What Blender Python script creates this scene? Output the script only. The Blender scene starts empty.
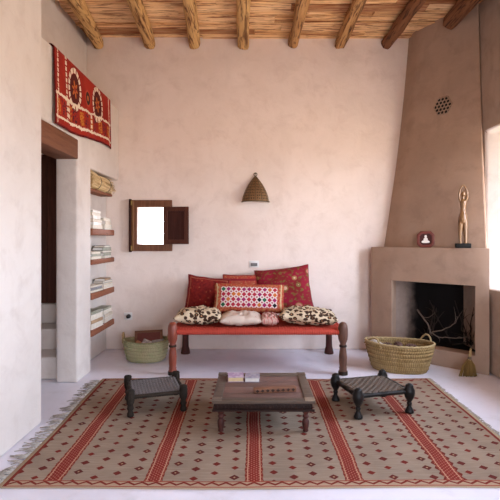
import bpy, bmesh, math, random
from mathutils import Vector, Matrix, noise
R = math.radians
PI = math.pi
scene = bpy.context.scene
COL = scene.collection
random.seed(7)

# ------------------------------------------------------------------ camera frame
F, CX, CY, CAMZ = 460.0, 254.0, 240.0, 1.25
def at(px, py, Y):
    return Vector(((px - CX) * Y / F, Y, CAMZ - (py - CY) * Y / F))

# ------------------------------------------------------------------ node expressions
class V:
    nt = None
    def __init__(s, sock): s.k = sock
    def __add__(s, o): return m_('ADD', s, o)
    def __radd__(s, o): return m_('ADD', o, s)
    def __sub__(s, o): return m_('SUBTRACT', s, o)
    def __rsub__(s, o): return m_('SUBTRACT', o, s)
    def __mul__(s, o): return m_('MULTIPLY', s, o)
    def __rmul__(s, o): return m_('MULTIPLY', o, s)
    def __truediv__(s, o): return m_('DIVIDE', s, o)
    def __lt__(s, o): return m_('LESS_THAN', s, o)
    def __gt__(s, o): return m_('GREATER_THAN', s, o)
def put(inp, v):
    if isinstance(v, V): V.nt.links.new(v.k, inp)
    elif isinstance(v, (tuple, list)): inp.default_value = tuple(v) + ((1,) if len(v) == 3 and len(inp.default_value) == 4 else ())
    else: inp.default_value = v
def m_(op, a, b=None, c=None, clamp=False):
    n = V.nt.nodes.new('ShaderNodeMath'); n.operation = op; n.use_clamp = clamp
    for i, x in enumerate((a, b, c)):
        if x is not None: put(n.inputs[i], x)
    return V(n.outputs[0])
def fract(a): return m_('FRACT', a)
def floor_(a): return m_('FLOOR', a)
def ab(a): return m_('ABSOLUTE', a)
def mx(a, b): return m_('MAXIMUM', a, b)
def mn(a, b): return m_('MINIMUM', a, b)
def sin_(a): return m_('SINE', a)
def sqrt_(a): return m_('SQRT', a)
def between(a, lo, hi): return (a > lo) * (a < hi)
def mix(f, a, b):
    n = V.nt.nodes.new('ShaderNodeMix'); n.data_type = 'RGBA'
    put(n.inputs[0], f); put(n.inputs[6], a); put(n.inputs[7], b)
    return V(n.outputs[2])
def comb(x, y, z=0.0):
    n = V.nt.nodes.new('ShaderNodeCombineXYZ')
    for i, q in enumerate((x, y, z)): put(n.inputs[i], q)
    return V(n.outputs[0])
def coords(which='Object'):
    n = V.nt.nodes.new('ShaderNodeTexCoord'); return V(n.outputs[which])
def xyz(v):
    n = V.nt.nodes.new('ShaderNodeSeparateXYZ'); put(n.inputs[0], v)
    return V(n.outputs[0]), V(n.outputs[1]), V(n.outputs[2])
def scale(v, s):
    n = V.nt.nodes.new('ShaderNodeMapping'); put(n.inputs[0], v); n.inputs['Scale'].default_value = s
    return V(n.outputs[0])
def nz(vec, sc, detail=3.0, rough=.55, dist=0.0, color=False):
    n = V.nt.nodes.new('ShaderNodeTexNoise')
    if vec is not None: put(n.inputs['Vector'], vec)
    n.inputs['Scale'].default_value = sc; n.inputs['Detail'].default_value = detail
    n.inputs['Roughness'].default_value = rough; n.inputs['Distortion'].default_value = dist
    return V(n.outputs['Color' if color else 'Fac'])
def vor(vec, sc, out='Distance', feature='F1', rnd=1.0):
    n = V.nt.nodes.new('ShaderNodeTexVoronoi'); n.feature = feature
    if vec is not None: put(n.inputs['Vector'], vec)
    n.inputs['Scale'].default_value = sc; n.inputs['Randomness'].default_value = rnd
    return V(n.outputs[out])
def wn(vec):
    n = V.nt.nodes.new('ShaderNodeTexWhiteNoise'); n.noise_dimensions = '3D'; put(n.inputs['Vector'], vec)
    return V(n.outputs['Value'])
def island():
    n = V.nt.nodes.new('ShaderNodeNewGeometry'); return V(n.outputs['Random Per Island'])
def ramp(f, *stops):
    n = V.nt.nodes.new('ShaderNodeValToRGB'); put(n.inputs[0], f)
    e = n.color_ramp.elements
    while len(e) < len(stops): e.new(.5)
    for q, (p, c) in zip(e, stops): q.position = p; q.color = tuple(c) + (1,)
    return V(n.outputs[0])
def smooth(f, lo, hi):
    n = V.nt.nodes.new('ShaderNodeMapRange'); n.interpolation_type = 'SMOOTHSTEP'
    put(n.inputs[0], f); n.inputs[1].default_value = lo; n.inputs[2].default_value = hi
    return V(n.outputs[0])
def material(name, fn):
    """fn() returns dict(color, rough, bump, bump_strength, bump_dist, spec, metal)"""
    m = bpy.data.materials.new(name); m.use_nodes = True
    nt = m.node_tree; V.nt = nt
    bs = nt.nodes['Principled BSDF']
    d = fn()
    put(bs.inputs['Base Color'], d.get('color', (.5, .5, .5)))
    put(bs.inputs['Roughness'], d.get('rough', .8))
    put(bs.inputs['Metallic'], d.get('metal', 0.0))
    put(bs.inputs['Specular IOR Level'], d.get('spec', .2))
    if 'sheen' in d: bs.inputs['Sheen Weight'].default_value = d['sheen']
    if 'bump' in d:
        b = nt.nodes.new('ShaderNodeBump'); put(b.inputs['Height'], d['bump'])
        b.inputs['Strength'].default_value = d.get('bs', .4); b.inputs['Distance'].default_value = d.get('bd', .01)
        nt.links.new(b.outputs[0], bs.inputs['Normal'])
    return m

# ------------------------------------------------------------------ materials
def plaster_fn(a, b, c, rough=.85):
    def f():
        o = coords()
        big = nz(o, 1.3, 5, .6, .6); mid = nz(o, 5.5, 6, .65, .4); fine = nz(o, 60, 4)
        col = mix(smooth(big, .36, .66), a, b)
        col = mix(smooth(mid, .46, .74) * .75, col, c)
        st = nz(scale(o, (3.5, 3.5, .5)), 2.0, 4, .6)
        col = mix(smooth(st, .55, .8) * .35, col, c)
        return dict(color=col, rough=rough, bump=mid * .8 + fine * .12 + big * .8, bs=.35, bd=.02, spec=.25)
    return f
M = {}
M['plaster'] = material('pink_lime_plaster', plaster_fn((.86, .75, .685), (.80, .69, .62), (.73, .615, .545)))
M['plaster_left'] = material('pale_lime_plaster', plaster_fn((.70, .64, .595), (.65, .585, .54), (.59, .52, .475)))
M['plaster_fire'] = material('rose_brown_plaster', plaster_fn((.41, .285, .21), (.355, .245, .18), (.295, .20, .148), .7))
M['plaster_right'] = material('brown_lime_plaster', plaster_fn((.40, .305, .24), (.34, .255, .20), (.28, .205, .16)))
def f_floor():
    o = coords()
    big = nz(o, 1.1, 4, .6, .5); mid = nz(o, 6, 6, .65)
    col = mix(smooth(big, .35, .68), (.78, .77, .86), (.69, .68, .76))
    col = mix(smooth(mid, .5, .8) * .4, col, (.52, .48, .48))
    return dict(color=col, rough=mid * .25 + .3, bump=mid + big * .5, bs=.12, bd=.01, spec=.45)
M['floor'] = material('pale_polished_cement', f_floor)
def f_firebox():
    o = coords()
    x, y, z = xyz(o)
    n1 = nz(o, 4, 5, .6); n2 = nz(o, 22, 4)
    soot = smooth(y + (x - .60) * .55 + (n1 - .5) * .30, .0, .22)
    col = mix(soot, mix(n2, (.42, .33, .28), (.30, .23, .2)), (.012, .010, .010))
    return dict(color=col, rough=.95, bump=n1 + n2 * .4, bs=.5, bd=.01, spec=.1)
M['firebox'] = material('sooty_plaster', f_firebox)
def wood_fn(a, b, c, axis=0, grain=1.0, rough=.65, spec=.14, crack=True):
    def f():
        o = coords()
        s = [14.0, 14.0, 14.0]; s[axis] = 1.2
        g = nz(scale(o, tuple(q * grain for q in s)), 2.2, 6, .65, .8)
        g2 = nz(scale(o, tuple(q * grain * 3 for q in s)), 2.0, 4, .6)
        isl = island()
        col = mix(smooth(g, .32, .68), a, b)
        col = mix(smooth(g2, .56, .76) * .8, col, c)
        col = mix((isl - .5) * .5 + .15, col, c)
        return dict(color=col, rough=rough, bump=g + g2 * .5, bs=.5, bd=.006, spec=spec)
    return f
def f_rustic(axis, a, b, dark, pale, k=1.0):
    def f():
        o = coords()
        s1 = [26.0 * k] * 3; s1[axis] = 1.6 * k
        s2 = [60.0 * k] * 3; s2[axis] = 5.0 * k
        g = nz(scale(o, tuple(s1)), 1.0, 5, .65, 1.2)
        st = nz(scale(o, tuple(s2)), 1.0, 4, .6, .6)
        kn = vor(scale(o, tuple(q * .28 for q in s1)), 1.0, rnd=1.0)
        isl = island()
        col = mix(smooth(g, .36, .62), a, b)
        col = mix(smooth(isl, .0, 1.0) * .55, col, pale)
        col = mix(smooth(g, .545, .66) * .9, col, dark)
        col = mix(smooth(st, .51, .62) * .8, col, dark)
        col = mix(smooth(.16 - kn, 0, .08) * .85, col, dark)
        col = mix((isl < .14) * .6, col, dark)
        return dict(color=col, rough=.75, bump=st + g, bs=.7, bd=.012, spec=.2)
    return f
M['plank'] = material('rustic_plank_wood', f_rustic(0, (.95, .64, .33), (.72, .38, .15), (.26, .075, .03), (.98, .72, .42), .8))
M['beam'] = material('rough_log_wood', f_rustic(1, (.80, .52, .22), (.48, .245, .085), (.10, .032, .014), (.62, .38, .15), .75))
M['beam_brown'] = material('cracked_brown_log_wood', f_rustic(1, (.66, .38, .16), (.36, .165, .06), (.06, .020, .010), (.48, .26, .10), .75))
M['beam_red'] = material('shade_darkened_reddish_log_wood', f_rustic(1, (.27, .115, .05), (.16, .058, .026), (.035, .012, .008), (.21, .085, .036), .75))  # reddish log wood, albedo lowered further to carry the end beam's shade
M['lintel'] = material('dark_lintel_wood', wood_fn((.27, .115, .062), (.19, .075, .042), (.09, .036, .022), 1, 1))
M['shelf_wood'] = material('red_brown_shelf_wood', wood_fn((.34, .13, .07), (.25, .09, .048), (.13, .05, .03), 1, 1))
M['window_wood'] = material('varnished_window_wood', wood_fn((.22, .10, .056), (.15, .064, .036), (.07, .028, .018), 2, 1.2, .5))
M['window_edge'] = material('worn_window_wood', wood_fn((.36, .19, .09), (.24, .11, .05), (.1, .04, .02), 2, 1.2, .5))
M['shutter_edge'] = material('dark_shutter_frame_wood', wood_fn((.11, .038, .024), (.075, .026, .017), (.035, .013, .009), 2, 1.2, .5))
M['shutter_wood'] = material('dark_shutter_wood', wood_fn((.058, .018, .013), (.04, .012, .009), (.022, .008, .006), 2, 1.2, .5))
M['table_wood'] = material('aged_table_wood', wood_fn((.155, .115, .085), (.105, .074, .056), (.045, .028, .022), 0, 1, .5))
M['table_panel'] = material('brown_table_panel', wood_fn((.215, .125, .105), (.165, .095, .08), (.085, .05, .04), 0, 1.2, .45))
M['table_dark'] = material('dark_apron_wood', wood_fn((.032, .014, .010), (.020, .009, .007), (.010, .005, .004), 0, 1.4, .5))
M['bed_leg_red'] = material('red_lacquered_wood', wood_fn((.33, .065, .03), (.23, .045, .022), (.09, .025, .015), 2, 1.2, .38, .5))
M['bed_leg_brown'] = material('brown_turned_wood', wood_fn((.17, .078, .05), (.11, .05, .034), (.055, .025, .018), 2, 1.2, .45, .3))
M['bed_leg_dark'] = material('dark_red_brown_wood', wood_fn((.10, .032, .025), (.065, .022, .018), (.03, .012, .01), 2, 1.2, .5, .15))
M['stool_black'] = material('black_painted_wood', wood_fn((.012, .010, .010), (.008, .007, .007), (.022, .018, .015), 2, 1.4, .35, .2))
M['stool_grey'] = material('grey_black_worn_wood', wood_fn((.019, .014, .011), (.010, .008, .006), (.07, .052, .04), 2, 1.4, .7, .07))
M['carved_bar'] = material('reddish_carved_wood', wood_fn((.27, .13, .075), (.19, .085, .05), (.10, .045, .03), 0, 1.2, .5))
M['statue_wood'] = material('honey_statue_wood', wood_fn((.21, .108, .040), (.15, .074, .028), (.08, .038, .016), 2, 1.3, .32, .6))
M['branch'] = material('dry_branch_bark', wood_fn((.045, .032, .025), (.025, .018, .014), (.012, .009, .007), 2, 1.5, .9, .2))
M['branch_pale'] = material('pale_bare_branch', wood_fn((.20, .155, .125), (.14, .105, .085), (.08, .06, .047), 2, 1.5, .8, .2))
def plain(name, c, rough=.6, spec=.4, metal=0.0, var=.12, sc=30):
    def f():
        n = nz(coords(), sc, 4)
        d = tuple(q * (1 - var * 2) for q in c)
        return dict(color=mix(n, d, tuple(min(1, q * (1 + var)) for q in c)), rough=rough, spec=spec, metal=metal, bump=n, bs=.1, bd=.003)
    return material(name, f)
M['black'] = plain('plain_black', (.010, .009, .008), .7, .1)
M['paper'] = plain('book_paper', (.74, .68, .58), .85)
M['paper_white'] = plain('white_paper', (.82, .80, .76), .85)
M['paper_yellow'] = plain('yellowed_paper', (.66, .52, .30), .85)
M['white_plastic'] = plain('white_plastic', (.8, .78, .75), .35, var=.03)
M['black_plastic'] = plain('black_plastic', (.02, .02, .022), .35)
M['grey_plastic'] = plain('grey_plastic', (.16, .15, .15), .4)
M['frame_red'] = plain('dark_red_frame_paint', (.155, .030, .020), .4)
M['card_red'] = plain('dark_maroon_card', (.06, .012, .010), .7)
M['white_paint'] = plain('white_paint', (.85, .83, .78), .6)
M['iron'] = plain('aged_brass', (.16, .115, .06), .4, metal=.8)
M['metal_corner'] = plain('dull_metal', (.33, .27, .2), .45, metal=.6)
M['hinge'] = plain('brass_hinge', (.4, .28, .1), .4, metal=.7)
M['cord_black'] = plain('tarred_black_cord', (.14, .122, .12), .7, sc=140)
M['cord_brown'] = plain('dark_brown_cord', (.13, .097, .075), .75, sc=140)
M['red_cord'] = plain('red_wool_cord', (.50, .055, .030), .75, sc=160, var=.3)
M['fringe'] = plain('grey_wool_fringe', (.46, .42, .37), .95, sc=60, var=.25)
M['piping'] = plain('dark_red_piping', (.25, .03, .03), .85)
M['pinecone'] = plain('brown_pine_cone', (.13, .065, .05), .8, sc=80, var=.3)
M['rind'] = plain('rope_rim_straw', (.45, .33, .16), .85, sc=90, var=.3)
M['cone_pale'] = plain('rolled_newsprint', (.55, .50, .45), .85, sc=40, var=.3)
M['red_pom'] = plain('red_wool_pompom', (.50, .04, .03), .9)
def f_glass():
    return {}
def straw_fn(a, b, c, sc):
    def f():
        u, v, w = xyz(coords('UV'))
        o = coords()
        n = nz(o, 14, 4); n2 = nz(o, 90, 3)
        rows = v * sc + (nz(o, 5, 2) - .5) * .5; k = floor_(rows); fr = fract(rows)
        par = fract(k * .5) * 4.0 - 1.0
        br = sin_(u * 520.0 + fr * par * 3.2 + k * 2.0)
        br2 = sin_(u * 210.0 - fr * par * 2.0 + k)
        row = ab(fr - .5) * 2.0
        h = (1.0 - row * row) + br * .25 + br2 * .2
        col = mix(smooth(n, .3, .7), a, b)
        col = mix(smooth(row, .70, 1.0) * smooth(n2, .3, .6) * .8, col, c)
        col = mix(smooth(br + n2 * 1.6, .9, 1.9) * .5, col, c)
        col = mix(smooth(n2, .55, .75) * .4, col, tuple(min(1, q * 1.35) for q in a))
        return dict(color=col, rough=.85, bump=h, bs=.8, bd=.006, spec=.15)
    return f
M['straw'] = material('golden_palm_weave', straw_fn((.37, .265, .125), (.28, .185, .075), (.12, .07, .025), 8))
M['straw_green'] = material('green_palm_weave', straw_fn((.40, .40, .22), (.47, .41, .25), (.20, .20, .10), 8))
def f_strawb():
    n = nz(coords(), 25, 4); i = island()
    return dict(color=mix(i, mix(n, (.90, .73, .45), (.80, .61, .34)), (.60, .42, .20)), rough=.9)
M['straw_bundle'] = material('loose_straw', f_strawb)
def f_broom():
    i = island()
    return dict(color=mix(i, (.27, .17, .055), (.14, .085, .03)), rough=.85)
M['broom'] = material('broom_straw', f_broom)
def f_sconce():
    o = coords(); x, y, z = xyz(o)
    uv = coords('UV'); u, v, w = xyz(uv)
    d = vor(comb(u * 20.0, v * 9.0, 0.0), 1.0, rnd=.15)
    n = nz(o, 30, 4)
    col = mix(n, (.20, .105, .05), (.31, .19, .09))
    col = mix(smooth(.34 - d, 0, .1), col, (.03, .015, .008))
    return dict(color=col, rough=.45, metal=.35, bump=d, bs=.8, bd=.006)
M['sconce'] = material('pierced_brass', f_sconce)

# --- textiles (u, v in metres)
def f_rug():
    u, v, w = xyz(coords('UV'))
    P, G = .52, .050
    wob = (nz(coords(), 5, 3) - .5) * .016
    k = (u + wob) / P
    f = ab(fract(k + .5) - .5) * P
    tri = ab(fract(v * 17.0) - .5) * 2.0
    ins = f < (tri * (.004 + (u > .8) * .014) + .045)
    n = nz(coords(), 260, 2); n2 = nz(coords(), 3.2, 4)
    weft = nz(scale(coords(), (6, 150, 1)), 1.0, 3)
    base = mix(smooth(n2, .3, .7), (.285, .212, .155), (.225, .168, .125))
    base = mix(smooth(weft, .45, .75) * .5, base, (.42, .34, .26))
    base = mix(smooth(n, .55, .8) * .3, base, (.14, .09, .065))
    # dots
    q = (fract(k) * P - G) / (P - 2 * G) * 4.0
    ci = floor_(q); cf = fract(q) - .5
    col_i = ci + floor_(k) * 4.0
    rowc = v / .100 + ci * .5 + wn(comb(col_i, 3.0)) * .2
    ri = floor_(rowc); rf = fract(rowc) - .5
    rnd = wn(comb(col_i, ri))
    rr = ab(cf) / .235 + ab(rf) / .235
    dot = (rr < (rnd * .35 + .85)) * (f > (G + .004))
    redd = mix(rnd, (.165, .020, .014), (.085, .020, .016))
    col = mix(dot, base, redd)
    hole = (rr < .3) * (rnd > .72) * dot
    col = mix(hole, col, (.36, .22, .13))
    # stripes
    red = mix(n2, (.150, .018, .012), (.21, .026, .018))
    chain = between(ab(fract(f * 75.0 + .5) - .5), .0, .26) * (fract(v * 42.0 + floor_(f * 75.0 + .5) * .5) > .52) * (f < .030)
    st = mix(chain * (nz(coords(), 90, 2) * .9 + .1), red, (.47, .20, .14))
    st = mix(between(f, .0305, .0355), st, (.46, .27, .18))
    dash = fract(v * 30.0 + f * 20.0) > .55
    st = mix(between(f, .0385, .043) * dash, st, (.34, .12, .07))
    st = mix(f > .045, st, (.13, .022, .015))
    col = mix(ins, col, st)
    # borders
    e = mn(v, 1.80 - v)
    zig = ab(fract(u * 14.0) - .5) * .05 + .018
    bo = e < .058
    bcol = mix(between(e, zig - .004, zig + .012), (.36, .25, .17), (.17, .024, .016))
    bcol = mix(e < .008, bcol, (.26, .05, .03))
    bcol = mix(e > .051, bcol, (.27, .04, .025))
    col = mix(bo, col, bcol)
    eu = mn(u + 1.29, 1.53 - u)
    col = mix((eu < .022), col, (.36, .27, .18))
    col = mix(between(eu, .022, .040), col, (.17, .026, .018))
    return dict(color=col, rough=.95, bump=weft + n * .6, bs=.5, bd=.004, spec=.1)
M['rug'] = material('flatwoven_rug_wool', f_rug)
def circ(u, v, cu, cv): 
    return sqrt_((u - cu) * (u - cu) + (v - cv) * (v - cv))
def f_suzani():
    u, v, w = xyz(coords('UV'))     # u along the wall 0..1.38, v down from the ledge top
    n = nz(coords(), 7, 4); nf = nz(coords(), 55, 3)
    wob = (nf - .5) * .03
    col = mix(smooth(n, .35, .65), (.36, .030, .018), (.27, .022, .016))
    white = (.74, .62, .48)
    def over(mask, c):
        nonlocal col
        col = mix(mask, col, c)
    for cu, cv in ((.405, .235), (.965, .24)):
        d = sqrt_((u - cu) * (u - cu) + (v - cv) * (v - cv) * .62)
        a = m_('ARCTAN2', v - cv, u - cu)
        sc = sin_(a * 15.0)
        over(d < .150, (.24, .020, .015))
        over(between(d, .104, .138) * (sc > -.72), white)
        over(d < .100, (.085, .016, .014))
        over(d < (sin_(a * 6.0) * .018 + .042), (.46, .12, .03))
        over(d < .018, (.25, .02, .02))
    d = circ(u, v, .70, .24)
    over(d < .075, (.42, .06, .03)); over(d < .058, (.045, .02, .018)); over(d < .026, (.40, .12, .04))
    vb = v + (n - .5) * .05
    over(between(vb + wob, .350, .372), white)
    over(between(vb + wob, .525, .546), white)
    over(between(v, .395, .51) * between(fract(u * 4.2), .12, .42) * (nf > .47), (.50, .17, .03))
    over(between(v, .395, .51) * between(fract(u * 4.2), .5, .9) * (nf > .52), (.07, .02, .03))
    over(between(u + wob, .205, .235) * (v < .52) * (fract(v * 22.0) > .3), white)
    over(between(u + wob, .055, .075) * (v < .36) * (fract(v * 26.0) > .25), white)
    over(between(u + wob, .035, .048) * (v > .36), white)
    over(between(u + wob, .76, .80) * between(v, .36, .53) * (fract(v * 22.0) > .3), white)
    over(between(u + wob, .24, .29) * between(v, .36, .50) * (fract(v * 20.0) > .35), white)
    over(between(u + wob, 1.30, 1.318) * (v > .05), white)
    over((v > .588) + (u < .015) + (u > 1.365), (.13, .012, .012))
    return dict(color=col, rough=.9, bump=nf, bs=.3, bd=.004, spec=.1)
M['suzani'] = material('embroidered_red_cloth', f_suzani)
def f_bolster():
    u, v, w = xyz(coords('UV'))     # u 0..1, v 0..1
    n = nz(coords(), 30, 4)
    col = mix(smooth(n, .38, .62), (.38, .040, .030), (.46, .13, .055))
    bd = mix(vor(comb(u * 40.0, v * 16.0), 1.0), (.30, .025, .025), (.52, .20, .08))
    inn = between(u, .10, .90) * between(v, .15, .86)
    col = mix(n > .45, col, bd)
    a = (u - .10) / .80 * 11.0; b = (v - .15) / .71 * 4.0
    ia, ib = floor_(a), floor_(b)
    d = ab(fract(a) - .5) + ab(fract(b) - .5)
    r = wn(comb(ia, ib, 5.0))
    c = mix(r > .45, (.40, .025, .05), (.30, .02, .11))
    c = mix(r > .70, c, (.52, .14, .03))
    c = mix(r > .82, c, (.03, .12, .06))
    c = mix(r > .92, c, (.018, .015, .02))
    pat = mix(d < .46, (.66, .56, .52), c)
    pat = mix(d > .79, pat, (.35, .04, .07))
    col = mix(inn, col, pat)
    edge = between(u, .035, .05) + between(u, .95, .965)
    col = mix(edge, col, (.55, .42, .24))
    return dict(color=col, rough=.85, bump=n, bs=.3, bd=.004, spec=.1)
M['bolster'] = material('diamond_patchwork_cloth', f_bolster)
def f_darkred():
    u, v, w = xyz(coords('UV'))
    n = nz(coords(), 40, 4); d = vor(comb(u * 9.0, v * 9.0), 1.0)
    col = mix(smooth(n, .35, .65), (.22, .020, .016), (.14, .013, .013))
    col = mix(smooth(.24 - d, 0, .1) * .7, col, (.36, .09, .04))
    e = mn(mn(u, 1.0 - u), mn(v, 1.0 - v))
    col = mix(between(e, .05, .065), col, (.36, .12, .07))
    return dict(color=col, rough=.88, bump=n, bs=.3, bd=.004, spec=.1)
M['darkred'] = material('dark_red_woven_cloth', f_darkred)
def f_patch():
    u, v, w = xyz(coords('UV'))
    n = nz(coords(), 45, 4)
    r = wn(comb(floor_(u * 9.0), floor_(v * 6.0)))
    col = mix(r, (.40, .035, .03), (.36, .09, .05))
    col = mix(smooth(n, .5, .66) * .8, col, (.48, .20, .10))
    col = mix(between(v, .84, .90), col, (.24, .02, .03))
    return dict(color=col, rough=.88, bump=n, bs=.3, bd=.004, spec=.1)
M['patch'] = material('red_orange_patchwork_cloth', f_patch)
def f_flower():
    u, v, w = xyz(coords('UV'))
    n = nz(coords(), 30, 4)
    big = nz(comb(u * 3.0, v * 3.0), 1.0, 2)
    col = mix(smooth(big, .42, .58), (.27, .014, .034), (.19, .018, .018))
    p = comb(u * 4.4, v * 4.2)
    d = vor(p, 1.0, rnd=.6)
    r = V(None) if False else None
    cc = vor(p, 1.0, 'Color', rnd=.6)
    rx, ry, rz = xyz(cc)
    lf = nz(comb(u * 14.0, v * 14.0), 1.0, 3, .6)
    col = mix(smooth(lf, .53, .62) * .85, col, (.16, .12, .03))
    col = mix(d < .31, col, mix(rx, (.42, .20, .08), (.12, .11, .035)))
    col = mix(d < .24, col, mix(ry, (.66, .48, .32), (.55, .20, .15)))
    col = mix(d < .07, col, (.40, .07, .05))
    return dict(color=col, rough=.8, bump=n, bs=.3, bd=.004, spec=.15)
M['flower'] = material('crimson_floral_cloth', f_flower)
def f_leopard(sx, sy):
    def f():
        u, v, w = xyz(coords('UV'))
        o = coords()
        wv = nz(o, 9.0, 2)
        p = scale(o, (sx, sx, sy))
        d = vor(p, 1.0, rnd=.8); n = nz(o, 60, 3)
        cc = vor(p, 1.0, 'Color', rnd=.8); rx, ry, rz = xyz(cc)
        col = mix(n, (.68, .57, .41), (.58, .46, .30))
        ring = (d < rx * .14 + .41 + (n - .5) * .25)
        col = mix(ring, col, (.055, .028, .018))
        col = mix((d < .17 + (n - .5) * .2) * (ry > .45), col, (.42, .20, .09))
        return dict(color=col, rough=.9, bump=n, bs=.25, bd=.004, spec=.1)
    return f
M['leopard'] = material('leopard_print_cloth', f_leopard(24, 26))
M['leopard_wide'] = material('stretched_leopard_print_cloth', f_leopard(22, 30))
def f_beige():
    u, v, w = xyz(coords('UV'))
    n = nz(coords(), 50, 3); b = nz(comb(u * 6.0, v * 4.0), 1.0, 4)
    col = mix(n, (.66, .55, .46), (.58, .47, .40))
    col = mix(smooth(b, .60, .66) * .8, col, (.38, .09, .09))
    return dict(color=col, rough=.92, bump=n, bs=.3, bd=.004, spec=.1)
M['beige'] = material('beige_block_print_cloth', f_beige)
def f_pink():
    u, v, w = xyz(coords('UV'))
    n = nz(coords(), 50, 3); b = nz(comb(u * 9.0, v * 9.0), 1.0, 3)
    col = mix(smooth(b, .45, .6), (.58, .40, .34), (.42, .12, .11))
    col = mix(smooth(b, .62, .68), col, (.16, .03, .04))
    return dict(color=col, rough=.92, bump=n, bs=.3, bd=.004, spec=.1)
M['pink'] = material('pink_printed_cloth', f_pink)
def glass_material():
    m = bpy.data.materials.new('window_glass'); m.use_nodes = True
    nt = m.node_tree; V.nt = nt
    nt.nodes.remove(nt.nodes['Principled BSDF'])
    t = nt.nodes.new('ShaderNodeBsdfTransparent'); g = nt.nodes.new('ShaderNodeBsdfGlossy'); g.inputs['Roughness'].default_value = .03
    fr = nt.nodes.new('ShaderNodeFresnel'); fr.inputs[0].default_value = 1.45
    ms = nt.nodes.new('ShaderNodeMixShader')
    nt.links.new(fr.outputs[0], ms.inputs[0]); nt.links.new(t.outputs[0], ms.inputs[1]); nt.links.new(g.outputs[0], ms.inputs[2])
    nt.links.new(ms.outputs[0], nt.nodes['Material Output'].inputs[0])
    return m
M['glass'] = glass_material()
def book_mat(name, c, c2):
    def f():
        n = nz(coords(), 22, 3)
        return dict(color=mix(smooth(n, .45, .6) * .6, c, c2), rough=.5, spec=.4)
    return material(name, f)
BOOKC = [book_mat('cream_cover', (.68, .60, .48), (.55, .45, .33)), book_mat('white_cover', (.78, .75, .70), (.60, .56, .50)),
         book_mat('green_grey_cover', (.28, .29, .22), (.40, .38, .30)), book_mat('tan_cover', (.45, .31, .18), (.33, .2, .11)),
         book_mat('dark_brown_cover', (.11, .07, .05), (.2, .13, .09)), book_mat('slate_cover', (.22, .23, .25), (.35, .34, .34)),
         book_mat('rust_cover', (.36, .14, .07), (.5, .3, .18)), book_mat('purple_cover', (.34, .24, .38), (.62, .52, .60)),
         book_mat('grey_violet_cover', (.25, .23, .30), (.45, .42, .46)), book_mat('print_cover', (.60, .58, .58), (.05, .05, .06))]
CNAME = ['cream', 'white', 'grey-green', 'tan', 'dark brown', 'slate grey', 'rust brown']

# ------------------------------------------------------------------ mesh helpers
def obj(name, bm, mats, parent=None, smooth_=True, bevel=0.0, seg=2, auto=None):
    me = bpy.data.meshes.new(name)
    bmesh.ops.recalc_face_normals(bm, faces=bm.faces[:])
    bm.to_mesh(me); bm.free()
    if not isinstance(mats, (list, tuple)): mats = [mats]
    for q in mats: me.materials.append(q)
    o = bpy.data.objects.new(name, me); COL.objects.link(o)
    if parent is not None: o.parent = parent
    if smooth_:
        me.polygons.foreach_set('use_smooth', [True] * len(me.polygons))
        if auto is not None:
            me.set_sharp_from_angle(angle=R(auto))
    if bevel > 0:
        b = o.modifiers.new('bevel', 'BEVEL'); b.width = bevel; b.segments = seg; b.limit_method = 'ANGLE'; b.angle_limit = R(40)
        b.harden_normals = False
        me.set_sharp_from_angle(angle=R(180))
    return o
def tag(o, label, cat, group=None, kind='thing'):
    o['label'] = label; o['category'] = cat; o['kind'] = kind
    if group: o['group'] = group
    return o
def thing(name, label, cat, loc=(0, 0, 0), rz=0.0, group=None):
    o = bpy.data.objects.new(name, None); COL.objects.link(o); o.empty_display_size = .1
    o.location = loc; o.rotation_euler = (0, 0, rz)
    return tag(o, label, cat, group)
def struct(o):
    o['kind'] = 'structure'; return o
def box(bm, x0, x1, y0, y1, z0, z1, mat=0, M4=None):
    vs = [bm.verts.new((x, y, z)) for z in (z0, z1) for y in (y0, y1) for x in (x0, x1)]
    if M4 is not None:
        for v in vs: v.co = M4 @ v.co
    for f in ((0, 2, 3, 1), (4, 5, 7, 6), (0, 1, 5, 4), (2, 6, 7, 3), (0, 4, 6, 2), (1, 3, 7, 5)):
        fc = bm.faces.new([vs[i] for i in f]); fc.material_index = mat
    return vs
def voxel(xs, ys, zs, fill):
    """watertight mesh of the filled cells of a grid"""
    bm = bmesh.new(); vd = {}
    def vv(i, j, k):
        if (i, j, k) not in vd: vd[(i, j, k)] = bm.verts.new((xs[i], ys[j], zs[k]))
        return vd[(i, j, k)]
    nx, ny, n_z = len(xs) - 1, len(ys) - 1, len(zs) - 1
    c = lambda i, j, k: 0 <= i < nx and 0 <= j < ny and 0 <= k < n_z and fill((xs[i] + xs[i + 1]) / 2, (ys[j] + ys[j + 1]) / 2, (zs[k] + zs[k + 1]) / 2)
    for i in range(nx):
        for j in range(ny):
            for k in range(n_z):
                if not c(i, j, k): continue
                for (di, dj, dk), q in (((-1, 0, 0), ((0, 0, 0), (0, 0, 1), (0, 1, 1), (0, 1, 0))), ((1, 0, 0), ((1, 0, 0), (1, 1, 0), (1, 1, 1), (1, 0, 1))),
                                        ((0, -1, 0), ((0, 0, 0), (1, 0, 0), (1, 0, 1), (0, 0, 1))), ((0, 1, 0), ((0, 1, 0), (0, 1, 1), (1, 1, 1), (1, 1, 0))),
                                        ((0, 0, -1), ((0, 0, 0), (0, 1, 0), (1, 1, 0), (1, 0, 0))), ((0, 0, 1), ((0, 0, 1), (1, 0, 1), (1, 1, 1), (0, 1, 1)))):
                    if not c(i + di, j + dj, k + dk):
                        bm.faces.new([vv(i + a, j + b, k + e) for a, b, e in q])
    bmesh.ops.dissolve_limit(bm, angle_limit=R(1), verts=bm.verts[:], edges=bm.edges[:])
    return bm
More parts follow.
